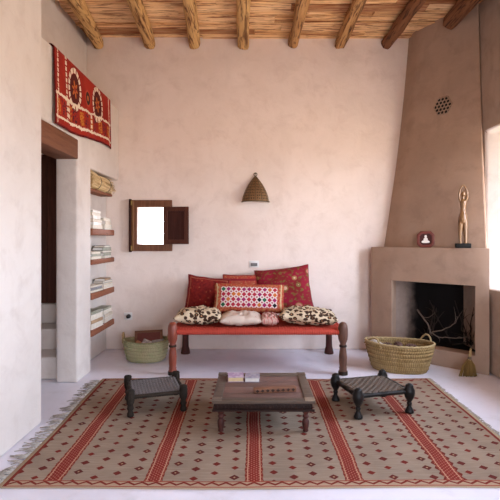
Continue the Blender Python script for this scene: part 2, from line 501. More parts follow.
def tube(bm, pts, rad, n=8, mat=0, cap=True, uvl=None):
    pts = [Vector(p) for p in pts]
    if not isinstance(rad, (list, tuple)): rad = [rad] * len(pts)
    t0 = (pts[1] - pts[0]).normalized()
    up = Vector((0, 0, 1)) if abs(t0.z) < .9 else Vector((1, 0, 0))
    nrm = t0.cross(up).normalized()
    rings = []
    for i, p in enumerate(pts):
        t = (pts[min(i + 1, len(pts) - 1)] - pts[max(i - 1, 0)]).normalized()
        nrm = (nrm - t * nrm.dot(t)).normalized(); b = t.cross(nrm)
        rings.append([bm.verts.new(p + (nrm * math.cos(2 * PI * k / n) + b * math.sin(2 * PI * k / n)) * rad[i]) for k in range(n)])
    for a, c in zip(rings, rings[1:]):
        for k in range(n):
            f = bm.faces.new((a[k], a[(k + 1) % n], c[(k + 1) % n], c[k])); f.material_index = mat
    if cap:
        for r_ in (rings[0][::-1], rings[-1]):
            f = bm.faces.new(r_); f.material_index = mat
    return rings
def lathe(bm, prof, n=20, cx=0, cy=0, mat=0, sx=1.0, sy=1.0):
    rings = [[bm.verts.new((cx + r * sx * math.cos(2 * PI * k / n), cy + r * sy * math.sin(2 * PI * k / n), z)) for k in range(n)] for r, z in prof]
    for a, c in zip(rings, rings[1:]):
        for k in range(n):
            f = bm.faces.new((a[k], a[(k + 1) % n], c[(k + 1) % n], c[k])); f.material_index = mat
    f = bm.faces.new(rings[0][::-1]); f.material_index = mat
    f = bm.faces.new(rings[-1]); f.material_index = mat
def sphere(bm, c, r, s=(1, 1, 1), u=12, v=8, mat=0):
    geo = bmesh.ops.create_uvsphere(bm, u_segments=u, v_segments=v, radius=r)
    for q in geo['verts']: q.co = Vector((q.co.x * s[0], q.co.y * s[1], q.co.z * s[2])) + Vector(c)
    fs = {f for q in geo['verts'] for f in q.link_faces}
    for f in fs: f.material_index = mat
def grid(bm, nu, nv, fn, uvfn=None, close_v=False):
    vs = [[bm.verts.new(fn(i / nu, j / nv)) for j in range(nv + 1)] for i in range(nu + 1)]
    uvl = bm.loops.layers.uv.verify()
    for i in range(nu):
        for j in range(nv):
            f = bm.faces.new((vs[i][j], vs[i + 1][j], vs[i + 1][j + 1], vs[i][j + 1]))
            if uvfn:
                for l, (a, b) in zip(f.loops, ((i, j), (i + 1, j), (i + 1, j + 1), (i, j + 1))): l[uvl].uv = uvfn(a / nu, b / nv)
    return vs
def copy_tree(o, parent=None):
    c = o.copy(); COL.objects.link(c)
    if parent is not None: c.parent = parent
    for ch in list(o.children): copy_tree(ch, c)
    return c

# ------------------------------------------------------------------ setting
XL, XR, YB, YF, ZC = -1.54, 2.20, 5.25, -1.60, 3.56
XFORE = -1.445
bm = bmesh.new(); box(bm, -3.0, 2.75, -1.9, 5.55, -.12, 0)
struct(obj('floor', bm, M['floor'], smooth_=False))

# back wall with the little window opening
wx0, wx1, wz0, wz1 = (137 - CX) / 87.6, (166 - CX) / 87.6, CAMZ - (245 - CY) / 87.6, CAMZ + (CY - 206) / 87.6
bm = voxel([-3.0, wx0, wx1, 2.75], [YB, YB + .3], [0, wz0, wz1, 3.75], lambda x, y, z: not (wx0 < x < wx1 and wz0 < z < wz1))
struct(obj('wall_back', bm, M['plaster'], bevel=.015))

# left wall: tall front block, doorway, pier, book niche, ledge above
def fill_left(x, y, z):
    if y < 3.14: return x < XFORE
    if z > 2.74: return x < -1.9
    if x > XL: return False
    if z > 2.13 and x < -1.735: return True
    if x < -2.7: return True
    if x < -1.735: return False
    if y < 4.02: return z > 2.13
    if y < 4.35: return True
    return z > 1.925 or x < -1.68
bm = voxel([-3.0, -2.7, -1.9, -1.735, -1.68, XL, XFORE], [-1.9, 3.14, 4.02, 4.35, YB], [0, 1.925, 2.13, 2.74, 3.75], fill_left)
struct(obj('wall_left', bm, M['plaster_left'], bevel=.022, seg=3))

# right wall with a deep splayed window beside the fireplace and an unseen one added nearer the camera to light the front floor
DY0, DY1, DZ0, DZ = 2.55, 4.235, .80, 2.28
EY0, EY1, EZ0, EZ = .5, 1.7, .9, 2.2
bm = voxel([XR, 2.75], [-1.9, EY0, EY1, DY0, DY1, YB], [0, DZ0, EZ0, EZ, DZ, 3.75], lambda x, y, z: not (DY0 < y < DY1 and DZ0 < z < DZ) and not (EY0 < y < EY1 and EZ0 < z < EZ))
for v in bm.verts:
    if abs(v.co.y - DY1) < .001: v.co.y = 4.38 if v.co.x < 2.5 else 4.02
    if abs(v.co.y - DY0) < .001 and v.co.x > 2.5: v.co.y = DY0 + .12
bm.faces.ensure_lookup_table()
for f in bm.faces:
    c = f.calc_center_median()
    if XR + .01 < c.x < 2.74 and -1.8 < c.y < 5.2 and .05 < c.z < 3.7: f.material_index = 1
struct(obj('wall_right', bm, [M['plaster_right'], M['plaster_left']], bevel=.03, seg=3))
# front wall (behind the camera) with an unseen opening added for fill light
FX0, FX1, FZ0, FZ1 = .75, 1.75, .02, 1.95
bm = voxel([XFORE, FX0, FX1, XR], [-1.9, YF], [0, FZ0, FZ1, 3.75], lambda x, y, z: not (FX0 < x < FX1 and FZ0 < z < FZ1))
struct(obj('wall_front', bm, M['plaster_left'], bevel=.02))

# ceiling of rough boards
bm = bmesh.new()
box(bm, -3.0, 2.75, -1.9, 5.55, 3.62, 3.8)
y = YB + .02
while y > YF - .2:
    w = random.uniform(.05, .14)
    x = -2.0
    while x < 2.3:
        L = random.uniform(1.2, 2.6); dz = random.uniform(-.012, .012)
        vs = box(bm, x, min(x + L, 2.4), y - w, y - random.uniform(.006, .016), ZC + dz, ZC + .05)
        for v in vs: v.co.y += random.uniform(-.006, .006); v.co.z += random.uniform(-.004, .004)
        x += L + .004
    y -= w
struct(obj('ceiling', bm, M['plank'], smooth_=False))

# log beams
def log_beam(i, x, slope, r, y1, label):
    bm = bmesh.new()
    random.seed(40 + i); n, m = 14, 46
    ph = random.uniform(0, 9)
    rings = []
    y0 = YF
    for k in range(m + 1):
        t = k / m; yy = y1 + (y0 - y1) * t
        c = Vector((x + slope * (y1 - yy) + .012 * math.sin(yy * 2.1 + ph), yy, ZC - r * .95 - .012 + .006 * math.sin(yy * 3 + ph)))
        ring = []
        for q in range(n):
            a = 2 * PI * q / n
            rr = r * (1 + .02 * t * 4) * (1 + (.20 if i < 4 else .34) * noise.noise(Vector((math.cos(a) * 1.6 + ph, math.sin(a) * 1.6, yy * 2.6))) + .09 * noise.noise(Vector((math.cos(a) * 5 + ph, math.sin(a) * 5, yy * 9))))
            sq = 1.0 / max(abs(math.cos(a)), abs(math.sin(a))) ** .45
            ring.append(bm.verts.new(c + Vector((math.cos(a) * rr * sq * .98, 0, math.sin(a) * rr * sq))))
        rings.append(ring)
    for a, b in zip(rings, rings[1:]):
        for q in range(n): bm.faces.new((a[q], a[(q + 1) % n], b[(q + 1) % n], b[q]))
    bm.faces.new(rings[0]); bm.faces.new(rings[-1][::-1])
    tag(obj('ceiling_beam', bm, M['beam_red' if i >= 6 else ('beam_brown' if i >= 4 else 'beam')], auto=50), label, 'beam', 'log beams under the board ceiling')
ORD = ['first', 'second', 'third', 'fourth', 'fifth', 'sixth', 'seventh', 'eighth']
for i, (px, sl) in enumerate(((98, .12), (149, .09), (195.5, .055), (244.5, .008), (292, .02), (339, .03), (386, .04))):
    lab = ['rough log ceiling beam over the ledge at the left wall, first of the row',
           'knotty log ceiling beam, second from the left wall', 'squared log ceiling beam, third from the left wall',
           'straight squared ceiling beam above the wall lamp, fourth from the left wall', 'log ceiling beam just right of the wall lamp, fifth from the left wall',
           'gnarled log ceiling beam with dark cracks, sixth from the left wall', 'dark reddish log beam ending at the wall beside the chimney top'][i]
    log_beam(i, (px - CX) / 87.6, sl, .066 if i < 4 else .060, YB - .01, lab)
log_beam(7, 1.99, .03, .068, 4.70, 'log ceiling beam, darkened for shade, running into the chimney breast')

# wooden lintel over the doorway
bm = bmesh.new(); box(bm, -1.735, XL + .006, 3.145, 4.015, 1.955, 2.125)
tag(obj('door_lintel', bm, M['lintel'], smooth_=False, bevel=.008), 'thick brown wooden lintel beam across the dark doorway top', 'lintel')
# steps inside the doorway
st = thing('staircase', 'pale plastered steps climbing inside the dark doorway', 'stairs', (-2.215, 4.12, 0))
for k in range(3):
    bm = bmesh.new(); box(bm, -.478, .478, k * .28, 1.125, k * .2 + (.001 if k == 0 else 0), (k + 1) * .2)
    obj('step', bm, M['plaster_left'], st, smooth_=False, bevel=.015)

bm = bmesh.new()  # dark boards added to stand in for the shade inside the stairwell
for k in range(5): box(bm, -2.698 + k * .1924, -2.698 + (k + 1) * .1924 - .004, 4.72, 4.76, .602, 2.128)
struct(obj('stair_shade_boards', bm, M['shutter_edge'], smooth_=False, bevel=.003))
# window in the back wall
wn_ = bpy.data.objects.new('window_1', None); COL.objects.link(wn_); struct(wn_)
wn_.location = ((wx0 + wx1) / 2, YB, (wz0 + wz1) / 2)
def wpx(x): return (x - CX) / 87.0 - wn_.location.x
def wpy(y): return CAMZ + (CY - y) / 87.0 - wn_.location.z
X0, X1, X2, X3 = wpx(132.5), wpx(138.5), wpx(165), wpx(173)
Z0, Z1, Z2, Z3 = wpy(251), wpy(244), wpy(207.5), wpy(200.5)
bm = voxel([X0, X1, X2, X3], [-.035, .06], [Z0, Z1, Z2, Z3], lambda x, y, z: not (X1 < x < X2 and Z1 < z < Z2))
for v in bm.verts:
    pass
o = obj('window_frame', bm, M['window_wood'], wn_, smooth_=False, bevel=.005)
bm = bmesh.new(); box(bm, X0 - .018, X0 + .004, -.055, .02, Z0 - .01, Z3 + .01)
obj('frame_edge', bm, M['shutter_wood'], wn_, smooth_=False, bevel=.004)
bm = bmesh.new(); box(bm, X0 + .012, X0 + .036, -.048, -.03, Z0 + .004, Z3 - .004)
obj('frame_bead', bm, M['window_edge'], wn_, smooth_=False, bevel=.004)
for zc in (Z0 + .035, Z3 - .035):
    bm = bmesh.new(); tube(bm, [(X0 + .012, -.052, zc - .028), (X0 + .012, -.052, zc + .028)], .009, 8)
    obj('hinge', bm, M['hinge'], wn_)
bm = bmesh.new(); box(bm, X1, X2, .02, .026, Z1, Z2)
obj('glass_pane', bm, M['glass'], wn_, smooth_=False)
# shutter swung open past the right side of the frame
sh = bpy.data.objects.new('shutter', None); COL.objects.link(sh); sh.parent = wn_
sh.location = (X2 + .004, -.045, 0); sh.rotation_euler = (0, 0, R(-10))
SW, SZ0, SZ1, st_ = .295, Z1 + .0, Z2 - .0, .05
bm = voxel([0, st_, SW - st_, SW], [-.024, 0], [SZ0, SZ0 + st_, SZ1 - st_, SZ1], lambda x, y, z: not (st_ < x < SW - st_ and SZ0 + st_ < z < SZ1 - st_))
obj('shutter_frame', bm, M['shutter_edge'], sh, smooth_=False, bevel=.004)
bm = bmesh.new(); box(bm, st_ - .004, SW - st_ + .004, -.013, -.005, SZ0 + st_ - .004, SZ1 - st_ + .004)
obj('shutter_panel', bm, M['shutter_wood'], sh, smooth_=False)

# frames of the openings out of the picture, daylight comes through them
ya_, yb_, ym_ = DY0 + .12, 4.02, (DY0 + .12 + 4.02) / 2
bm = voxel([2.68, 2.74], [ya_, ya_ + .05, ym_ - .025, ym_ + .025, yb_ - .05, yb_], [DZ0, DZ0 + .05, DZ - .05, DZ], lambda x, y, z: z < DZ0 + .05 or z > DZ - .05 or y < ya_ + .05 or y > yb_ - .05 or abs(y - ym_) < .025)
struct(obj('window_3', bm, M['window_wood'], smooth_=False, bevel=.004))
bm = voxel([2.56, 2.62], [EY0, EY0 + .06, EY1 - .06, EY1], [EZ0, EZ0 + .06, EZ - .06, EZ], lambda x, y, z: not (EY0 + .06 < y < EY1 - .06 and EZ0 + .06 < z < EZ - .06))
struct(obj('added_near_window', bm, M['window_wood'], smooth_=False, bevel=.004))  # frame of the added opening that lights the front floor
bm = voxel([FX0, FX0 + .06, FX0 + .47, FX0 + .53, FX1 - .06, FX1], [-1.86, -1.80], [FZ0, FZ0 + .06, FZ1 - .06, FZ1],
           lambda x, y, z: z < FZ0 + .06 or z > FZ1 - .06 or x < FX0 + .06 or x > FX1 - .06 or FX0 + .47 < x < FX0 + .53)
struct(obj('added_fill_opening', bm, M['window_wood'], smooth_=False, bevel=.004))  # frame of the opening added behind the camera for fill

# ------------------------------------------------------------------ fireplace (45 degrees across the corner)
FO = Vector((1.30, 5.10, 0)); FL = 1.223
fang = math.atan2(-.703, .711)
fp = thing('fireplace', 'rose-brown plastered corner fireplace with tapering chimney breast', 'fireplace', FO, fang)
FM = Matrix.Translation(FO) @ Matrix.Rotation(fang, 4, 'Z'); FI = FM.inverted()
def clampw(bm):
    for v in bm.verts:
        w = FM @ v.co
        w.y = min(w.y, YB - .001); w.x = min(w.x, XR - .001); v.co = FI @ w
S0, S1, OZ0, OZ1, MZ = .245, 1.098, .16, .818, 1.172
bm = voxel([0, S0, S1, FL], [0, .16, .45], [0, OZ0, OZ1, MZ], lambda x, y, z: not (S0 < x < S1 and OZ0 < z < OZ1) and not (S0 < x < S1 and y > .16 and z < OZ1))
clampw(bm)
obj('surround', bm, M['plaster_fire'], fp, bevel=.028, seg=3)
# firebox lining
bm = bmesh.new()
a = [(S0 + .003, .09), (S1 - .003, .03), (S1 - .10, .44), (S0 + .12, .44)]
lo = [bm.verts.new((x, y_, OZ0 - .002)) for x, y_ in a]; hi = [bm.verts.new((x, y_, OZ1 + .01 + (.0 if y_ < .2 else -.04))) for x, y_ in a]
bm.faces.new(lo); bm.faces.new(hi[::-1])
for i, j in ((1, 2), (2, 3), (3, 0)): bm.faces.new((lo[i], lo[j], hi[j], hi[i]))
bmesh.ops.subdivide_edges(bm, edges=bm.edges[:], cuts=6, use_grid_fill=True)
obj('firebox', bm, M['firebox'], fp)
# chimney breast
def lerp(a, b, t): return Vector(a) * (1 - t) + Vector(b) * t
CB = [(1.484, YB), (1.545, 5.04), (2.190, 4.315), (XR, 4.335), (XR, YB)]
CT = [(1.769, YB), (1.815, 5.03), (2.185, 4.475), (XR, 4.50), (XR, YB)]
def chim(i, t):
    p = lerp(CB[i], CT[i], t + .10 * math.sin(PI * t)); return p
bm = bmesh.new(); rings = []
NZ_ = 14
for k in range(NZ_ + 1):
    t = k / NZ_
    ring = []
    base = [chim(i, t) for i in range(5)]
    # soft corners on the two visible arrises
    def rc(p, q, r_, rad=.045):
        d1 = (p - q).normalized(); d2 = (r_ - q).normalized()
        A, B = q + d1 * rad, q + d2 * rad
        return [A * (1 - s) ** 2 + q * 2 * s * (1 - s) + B * s * s for s in (0, .25, .5, .75, 1)]
    pts = [base[0]] + rc(base[0], base[1], base[2], .06) + rc(base[1], base[2], base[3], .022) + [base[3], base[4]]
    for p in pts: ring.append(bm.verts.new(FI @ Vector((min(p.x, XR - .001), min(p.y, YB - .001), MZ - .005 + (ZC + .02 - MZ) * t))))
    rings.append(ring)
for a, b in zip(rings, rings[1:]):
    n = len(a)
    for q in range(n): bm.faces.new((a[q], a[(q + 1) % n], b[(q + 1) % n], b[q]))
bm.faces.new(rings[0][::-1]); bm.faces.new(rings[-1])
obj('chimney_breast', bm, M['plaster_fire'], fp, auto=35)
# pierced round vent
tv = (2.63 - MZ) / (ZC - MZ)
L0, R0 = chim(1, tv), chim(2, tv)
best = min((abs(((L0 * (1 - s) + R0 * s).x / (L0 * (1 - s) + R0 * s).y) - (443 - CX) / F), s) for s in [i / 200 for i in range(201)])[1]
pc = L0 * (1 - best) + R0 * best
zc = CAMZ + (CY - 106) * pc.y / F
tv2 = (zc + .1 - MZ) / (ZC - MZ); tv1 = (zc - .1 - MZ) / (ZC - MZ)
pu = chim(1, tv2) * (1 - best) + chim(2, tv2) * best; pd = chim(1, tv1) * (1 - best) + chim(2, tv1) * best
xa = (R0 - L0).to_3d().normalized()
za = (Vector((pu.x, pu.y, zc + .1)) - Vector((pd.x, pd.y, zc - .1))); za = (za - xa * za.dot(xa)).normalized()
ya = za.cross(xa)
VM = FI @ (Matrix.Translation(Vector((pc.x, pc.y, zc))) @ Matrix((xa, ya, za)).transposed().to_4x4())
vent = bpy.data.objects.new('vent', None); COL.objects.link(vent); vent.parent = fp; vent.matrix_local = VM
VR = .090
bm = bmesh.new(); tube(bm, [(0, .01, 0), (0, -.006, 0)], VR, 28)
obj('vent_dark_disc', bm, M['black'], vent, smooth_=False)  # solid black disc in place of the shade behind the vent holes
bm = bmesh.new()
hs = .040
for i in range(-4, 5):
    for j in range(-4, 5):
        cxp = (i + (j % 2) * .5) * hs; czp = j * hs * .866
        if math.hypot(cxp, czp) > VR - .004: continue
        pts6 = [(cxp + math.cos(a6) * hs * .56, -.008, czp + math.sin(a6) * hs * .56) for a6 in [PI / 6 + PI / 3 * q for q in range(7)]]
        for p, q in zip(pts6, pts6[1:]):
            tube(bm, [p, q], .0058, 5)
obj('vent_lattice', bm, M['plaster_fire'], vent)

# ------------------------------------------------------------------ mantel things
def mant(s, b): return FM @ Vector((s, b, MZ + .0005))
fr_ = thing('picture_frame', 'small octagonal dark red frame with white seated figure on mantel', 'picture frame', mant(.595, .055), fang + R(22))
def octo(r, c=.42):
    k = r * (1 - c * 1.0)
    return [(-k, -r), (k, -r), (r, -k), (r, k), (k, r), (-k, r), (-r, k), (-r, -k)]
bm = bmesh.new()
ro, ri, T = .084, .058, .022
out, inn = octo(ro), octo(ri)
V0 = [bm.verts.new((x, -T / 2, z + ro)) for x, z in out]; V1 = [bm.verts.new((x, -T / 2, z + ro)) for x, z in inn]
V2 = [bm.verts.new((x, T / 2, z + ro)) for x, z in out]; V3 = [bm.verts.new((x, T / 2 - .004, z + ro)) for x, z in inn]
for i in range(8):
    j = (i + 1) % 8
    bm.faces.new((V0[i], V0[j], V1[j], V1[i])); bm.faces.new((V0[j], V0[i], V2[i], V2[j])); bm.faces.new((V1[i], V1[j], V3[j], V3[i])); bm.faces.new((V2[i], V2[j], V3[j], V3[i]))
obj('frame', bm, M['frame_red'], fr_, smooth_=False, bevel=.003)
bm = bmesh.new()
P0 = [bm.verts.new((x * 1.03, .002, z * 1.03 + ro)) for x, z in inn]; P1 = [bm.verts.new((x * 1.03, .007, z * 1.03 + ro)) for x, z in inn]
bm.faces.new(P0); bm.faces.new(P1[::-1])
for i in range(8): bm.faces.new((P0[i], P1[i], P1[(i + 1) % 8], P0[(i + 1) % 8]))
bk = obj('picture', bm, M['card_red'], fr_, smooth_=False)
bm = bmesh.new()
def slab(pts, y0=-.003, y1=.002):
    A = [bm.verts.new((x, y0, z + ro)) for x, z in pts]; B = [bm.verts.new((x, y1, z + ro)) for x, z in pts]
    bm.faces.new(A); bm.faces.new(B[::-1])
    for i in range(len(pts)): bm.faces.new((A[i], B[i], B[(i + 1) % len(pts)], A[(i + 1) % len(pts)]))
slab([(math.cos(2 * PI * q / 14) * .0125, .030 + math.sin(2 * PI * q / 14) * .0145) for q in range(14)])
slab([(-.020, -.014), (.020, -.014), (.021, .004), (.013, .016), (.005, .019), (-.005, .019), (-.013, .016), (-.021, .004)], -.0032)
slab([(-.041, -.024), (-.034, -.035), (0, -.038), (.034, -.035), (.041, -.024), (.028, -.012), (0, -.010), (-.028, -.012)], -.0034)
obj('silhouette', bm, M['white_paint'], bk, smooth_=False)

stt = thing('statuette', 'tall slim wooden figure with arms raised overhead on the mantel', 'statuette', mant(.974, .034), fang + R(30))
bm = bmesh.new(); box(bm, -.068, .068, -.030, .030, 0, .045)
obj('plinth', bm, M['black'], stt, smooth_=False, bevel=.004)
bm = bmesh.new()
z0 = .043
tube(bm, [(-.024, .004, z0), (-.026, .002, .10), (-.024, 0, .18), (-.020, 0, .25), (-.012, 0, .30)], [.012, .015, .020, .026, .026], 12)
tube(bm, [(.022, -.008, z0), (.022, -.008, .10), (.020, -.006, .18), (.018, -.003, .25), (.010, 0, .30)], [.013, .017, .021, .027, .026], 12)
tube(bm, [(0, 0, .24), (0, 0, .275), (0, 0, .31), (0, 0, .345), (.001, 0, .385), (.002, 0, .42), (.002, 0, .450), (.002, 0, .47)], [.030, .040, .036, .027, .024, .029, .027, .012], 16)
tube(bm, [(.002, 0, .455), (.002, 0, .50)], [.011, .011], 10)
sphere(bm, (.002, -.002, .522), .024, (.8, .9, 1.2), 14, 10)
for s in (-1, 1):
    tube(bm, [(.002 + s * .022, 0, .445), (.002 + s * .036, 0, .48), (.002 + s * .037, -.004, .525), (.002 + s * .028, -.004, .565), (.002 + s * .010, -.004, .598), (.002, -.004, .606)], [.012, .011, .010, .009, .008, .008], 10)
o = obj('figure', bm, M['statue_wood'], stt)
rm = o.modifiers.new('fuse', 'REMESH'); rm.mode = 'VOXEL'; rm.voxel_size = .0032; rm.use_smooth_shade = True
sm = o.modifiers.new('soft', 'SMOOTH'); sm.factor = .5; sm.iterations = 4

# ------------------------------------------------------------------ branches in the firebox
def branch(name, pts, r, mat, label, seed, forks=3, group=None):
    random.seed(seed)
    bm = bmesh.new()
    P = [Vector(p) for p in pts]
    path = []
    for i in range(len(P) - 1):
        for q in range(4):
            t = q / 4; path.append(P[i].lerp(P[i + 1], t) + Vector([random.uniform(-.008, .008) for _ in range(3)]))
    path.append(P[-1])
    tube(bm, path, [r * (1 - .7 * i / len(path)) for i in range(len(path))], 6)
    for k in range(forks):
        i = random.randint(2, len(path) - 2); a = path[i]
        d = (path[min(i + 1, len(path) - 1)] - path[i - 1]).normalized()
        side = Vector((random.uniform(-1, 1), random.uniform(-.4, .4), random.uniform(-.2, 1))).normalized()
        tw = [a]
        for q in range(4):
            d = (d + side * .5 + Vector([random.uniform(-.25, .25) for _ in range(3)])).normalized(); tw.append(tw[-1] + d * random.uniform(.025, .045))
        tube(bm, tw, [r * .5 * (1 - .18 * q) for q in range(5)], 5)
    for v in bm.verts:
        v.co.x = min(max(v.co.x, S0 + .03 + v.co.y * .3), S1 - .03 - v.co.y * .22); v.co.z = min(max(v.co.z, OZ0 + .004), OZ1 - .05); v.co.y = min(max(v.co.y, .11), .42)
        v.co = FM @ v.co
    c = sum((v.co for v in bm.verts), Vector()) / len(bm.verts); c.z = OZ0
    for v in bm.verts: v.co -= c
    o = obj(name, bm, mat); o.location = c
    return tag(o, label, 'branch', group)
branch('firewood_branch', [(.44, .20, .50), (.56, .17, .38), (.60, .16, .29), (.72, .15, .25), (.86, .15, .27), (.98, .17, .30)], .0085, M['branch_pale'], 'pale curved bare branch lying across the front of the firebox', 1, 4)
branch('firewood_branch', [(.58, .17, .27), (.74, .21, .34), (.84, .20, .41), (.85, .21, .48)], .007, M['branch_pale'], 'short pale forked branch bending upward in the middle of the firebox', 2, 3)
for i in range(11):
    random.seed(100 + i)
    x0 = random.uniform(.40, .98); x1 = min(max(x0 + random.uniform(-.35, .35), .38), 1.0)
    up = i % 3 != 0
    pts = [(x0, random.uniform(.2, .36), OZ0 + .02), ((x0 + x1) / 2 + random.uniform(-.05, .05), .28, OZ0 + (.18 if up else .06)), (x1, random.uniform(.22, .40), OZ0 + (random.uniform(.3, .52) if up else .10))]
    branch('firewood_branch', pts, .0075, M['branch'], 'dark dry branch in the tangle at the back of the firebox', 200 + i, 4, 'dark branches in the firebox')

# ------------------------------------------------------------------ hand broom
br_ = thing('hand_broom', 'small straw hand broom leaning against the fireplace right foot', 'broom', (1.945, 4.20, 0))
top = Vector((.085, .105, .235)); neck = Vector((.055, .07, .145))
bm = bmesh.new(); random.seed(5)
for k in range(150):
    a = random.uniform(-1, 1); b = random.uniform(-.6, .6)
    e = Vector((a * .082 + .01, b * .026 - .004 * a, .003 + .008 * random.random()))
    s = neck + Vector((a * .012, b * .010, 0))
    mid = s.lerp(e, .45) + Vector((a * .014, 0, .012))
    tube(bm, [s, mid, e], [.0028, .0028, .0018], 4)
obj('bristles', bm, M['broom'], br_)
bm = bmesh.new()
tube(bm, [neck - Vector((.004, .006, .012)), neck.lerp(top, .5), top], [.015, .012, .008], 10)
obj('handle', bm, M['rind'], br_)
bm = bmesh.new()
for t in (.0, .12): 
    c = neck.lerp(top, t); d = (top - neck).normalized()
    tube(bm, [c - d * .005, c + d * .005], .0165, 12)
obj('binding', bm, M['cord_brown'], br_)

# ------------------------------------------------------------------ rug
bm = bmesh.new()
RY0, RY1 = 2.315, 4.115
def rugp(a, b):
    u = -1.29 + 2.82 * a; v = 1.80 * b
    x = u * (1 + .035 * b) - .01 * b + .008 * math.sin(b * 5) * (1 if a < .02 or a > .98 else .4)
    y = RY0 + v + .008 * math.sin(a * 9 + 1) * (1 - b) + .010 * math.sin(a * 7) * b + .03 * (1 - a) * (1 - b) * -.3
    z = .011 + .0035 * noise.noise(Vector((u * 2.2, v * 2.2, 3)))
    return Vector((x, y, z))
top_ = grid(bm, 90, 60, rugp, lambda a, b: (-1.29 + 2.82 * a, 1.80 * b))
low = {}
edge = [top_[i][0] for i in range(91)] + [top_[90][j] for j in range(1, 61)] + [top_[i][60] for i in range(89, -1, -1)] + [top_[0][j] for j in range(59, 0, -1)]
lowv = [bm.verts.new((v.co.x, v.co.y, .001)) for v in edge]
uvl = bm.loops.layers.uv.verify()
for i in range(len(edge)):
    j = (i + 1) % len(edge); f = bm.faces.new((edge[i], edge[j], lowv[j], lowv[i]))
    for l in f.loops: l[uvl].uv = (-1.285, .9)
rug = tag(obj('rug', bm, M['rug']), 'large flatwoven beige rug with red stripes and small diamonds on the floor', 'rug')
bm = bmesh.new(); random.seed(9)
for side in (0, 1):
    for k in range(170):
        b = random.random(); p = rugp(side, b); s = -1 if side == 0 else 1
        L = random.uniform(.04, .12) if side == 0 else random.uniform(.015, .035)
        q = p + Vector((s * L, random.uniform(-.05, .035), 0)); md = p.lerp(q, .5) + Vector((0, random.uniform(-.02, .02), 0))
        md.z = .010; q.z = .004; p.z = .009
        tube(bm, [p, md, q], [.0032, .0034, .0018], 4)
fo = obj('fringe', bm, M['fringe'], rug); fo['kind'] = 'stuff'; fo['label'] = 'ragged grey wool fringe'

# ------------------------------------------------------------------ weaving helper
def weave(bm, corners, nu, nv, r, amp):
    """over-under woven cords across the quad given by corners (BL, BR, TR, TL)"""
    A, B, C, D = [Vector(c) for c in corners]
    P = lambda a, b: A * (1 - a) * (1 - b) + B * a * (1 - b) + C * a * b + D * (1 - a) * b
    for i in range(nu):
        a = (i + .5) / nu
        pts = [P(a, j / (nv * 2)) + Vector((0, 0, amp * math.sin(PI * (j / 2 + i)) - .012 * math.sin(PI * j / (nv * 2)) * math.sin(PI * a))) for j in range(nv * 2 + 1)]
        tube(bm, pts, r, 5)
    for j in range(nv):
        b = (j + .5) / nv
        pts = [P(i / (nu * 2), b) + Vector((0, 0, -amp * math.sin(PI * (i / 2 + j)) - .012 * math.sin(PI * i / (nu * 2)) * math.sin(PI * b))) for i in range(nu * 2 + 1)]
        tube(bm, pts, r, 5)

# ------------------------------------------------------------------ stools
def stool(label, loc, rz, w, d, h, seatz, prof, wood, cord, name='low_stool', nu=15, nv=13):
    t = thing(name, label, 'stool', loc, rz, 'low woven stools on the rug')
    cs = [(-w / 2, -d / 2), (w / 2, -d / 2), (w / 2, d / 2), (-w / 2, d / 2)]
    for x, y_ in cs:
        bm = bmesh.new(); lathe(bm, [(r, z * h) for r, z in prof], 18, x, y_)
        obj('leg', bm, wood, t)
    for i in range(4):
        (xa_, ya_), (xb_, yb_) = cs[i], cs[(i + 1) % 4]
        bm = bmesh.new(); n = 60
        pa, pb = Vector((xa_, ya_, seatz)), Vector((xb_, yb_, seatz))
        pts = [pa.lerp(pb, .04 + .92 * k / n) for k in range(n + 1)]
        tube(bm, pts, [.0145 + .0028 * math.sin(k * PI * .95) for k in range(n + 1)], 10)
        obj('rail', bm, wood, t)
    bm = bmesh.new(); e = .012
    weave(bm, [(-w / 2 + e, -d / 2 + e, seatz + .008), (w / 2 - e, -d / 2 + e, seatz + .008), (w / 2 - e, d / 2 - e, seatz + .008), (-w / 2 + e, d / 2 - e, seatz + .008)], nu, nv, .0078, .0052)
    obj('woven_seat', bm, cord, t)
    return t
profL = [(.020, 0), (.024, .05), (.022, .14), (.016, .20), (.019, .26), (.024, .30), (.021, .36), (.019, .44), (.025, .50), (.029, .60), (.030, .78), (.028, .90), (.030, .95), (.024, 1.0), (.001, 1.01)]
profR = [(.031, 0), (.032, .05), (.024, .13), (.015, .22), (.014, .27), (.019, .31), (.019, .34), (.014, .38), (.024, .46), (.034, .55), (.040, .68), (.039, .80), (.027, .90), (.029, .93), (.023, .98), (.010, 1.02), (.001, 1.025)]
RUGZ = .0135
stool('low woven stool with worn grey-black legs, in front of the daybed red leg', (-.745, 3.452, RUGZ), R(18), .372, .365, .185, .135, profL, M['stool_grey'], M['cord_black'])
stool('low woven stool with glossy black bulbous legs, before the golden straw basket', (.872, 3.425, RUGZ), R(15), .405, .365, .205, .150, profR, M['stool_black'], M['cord_brown'], nu=15, nv=13)

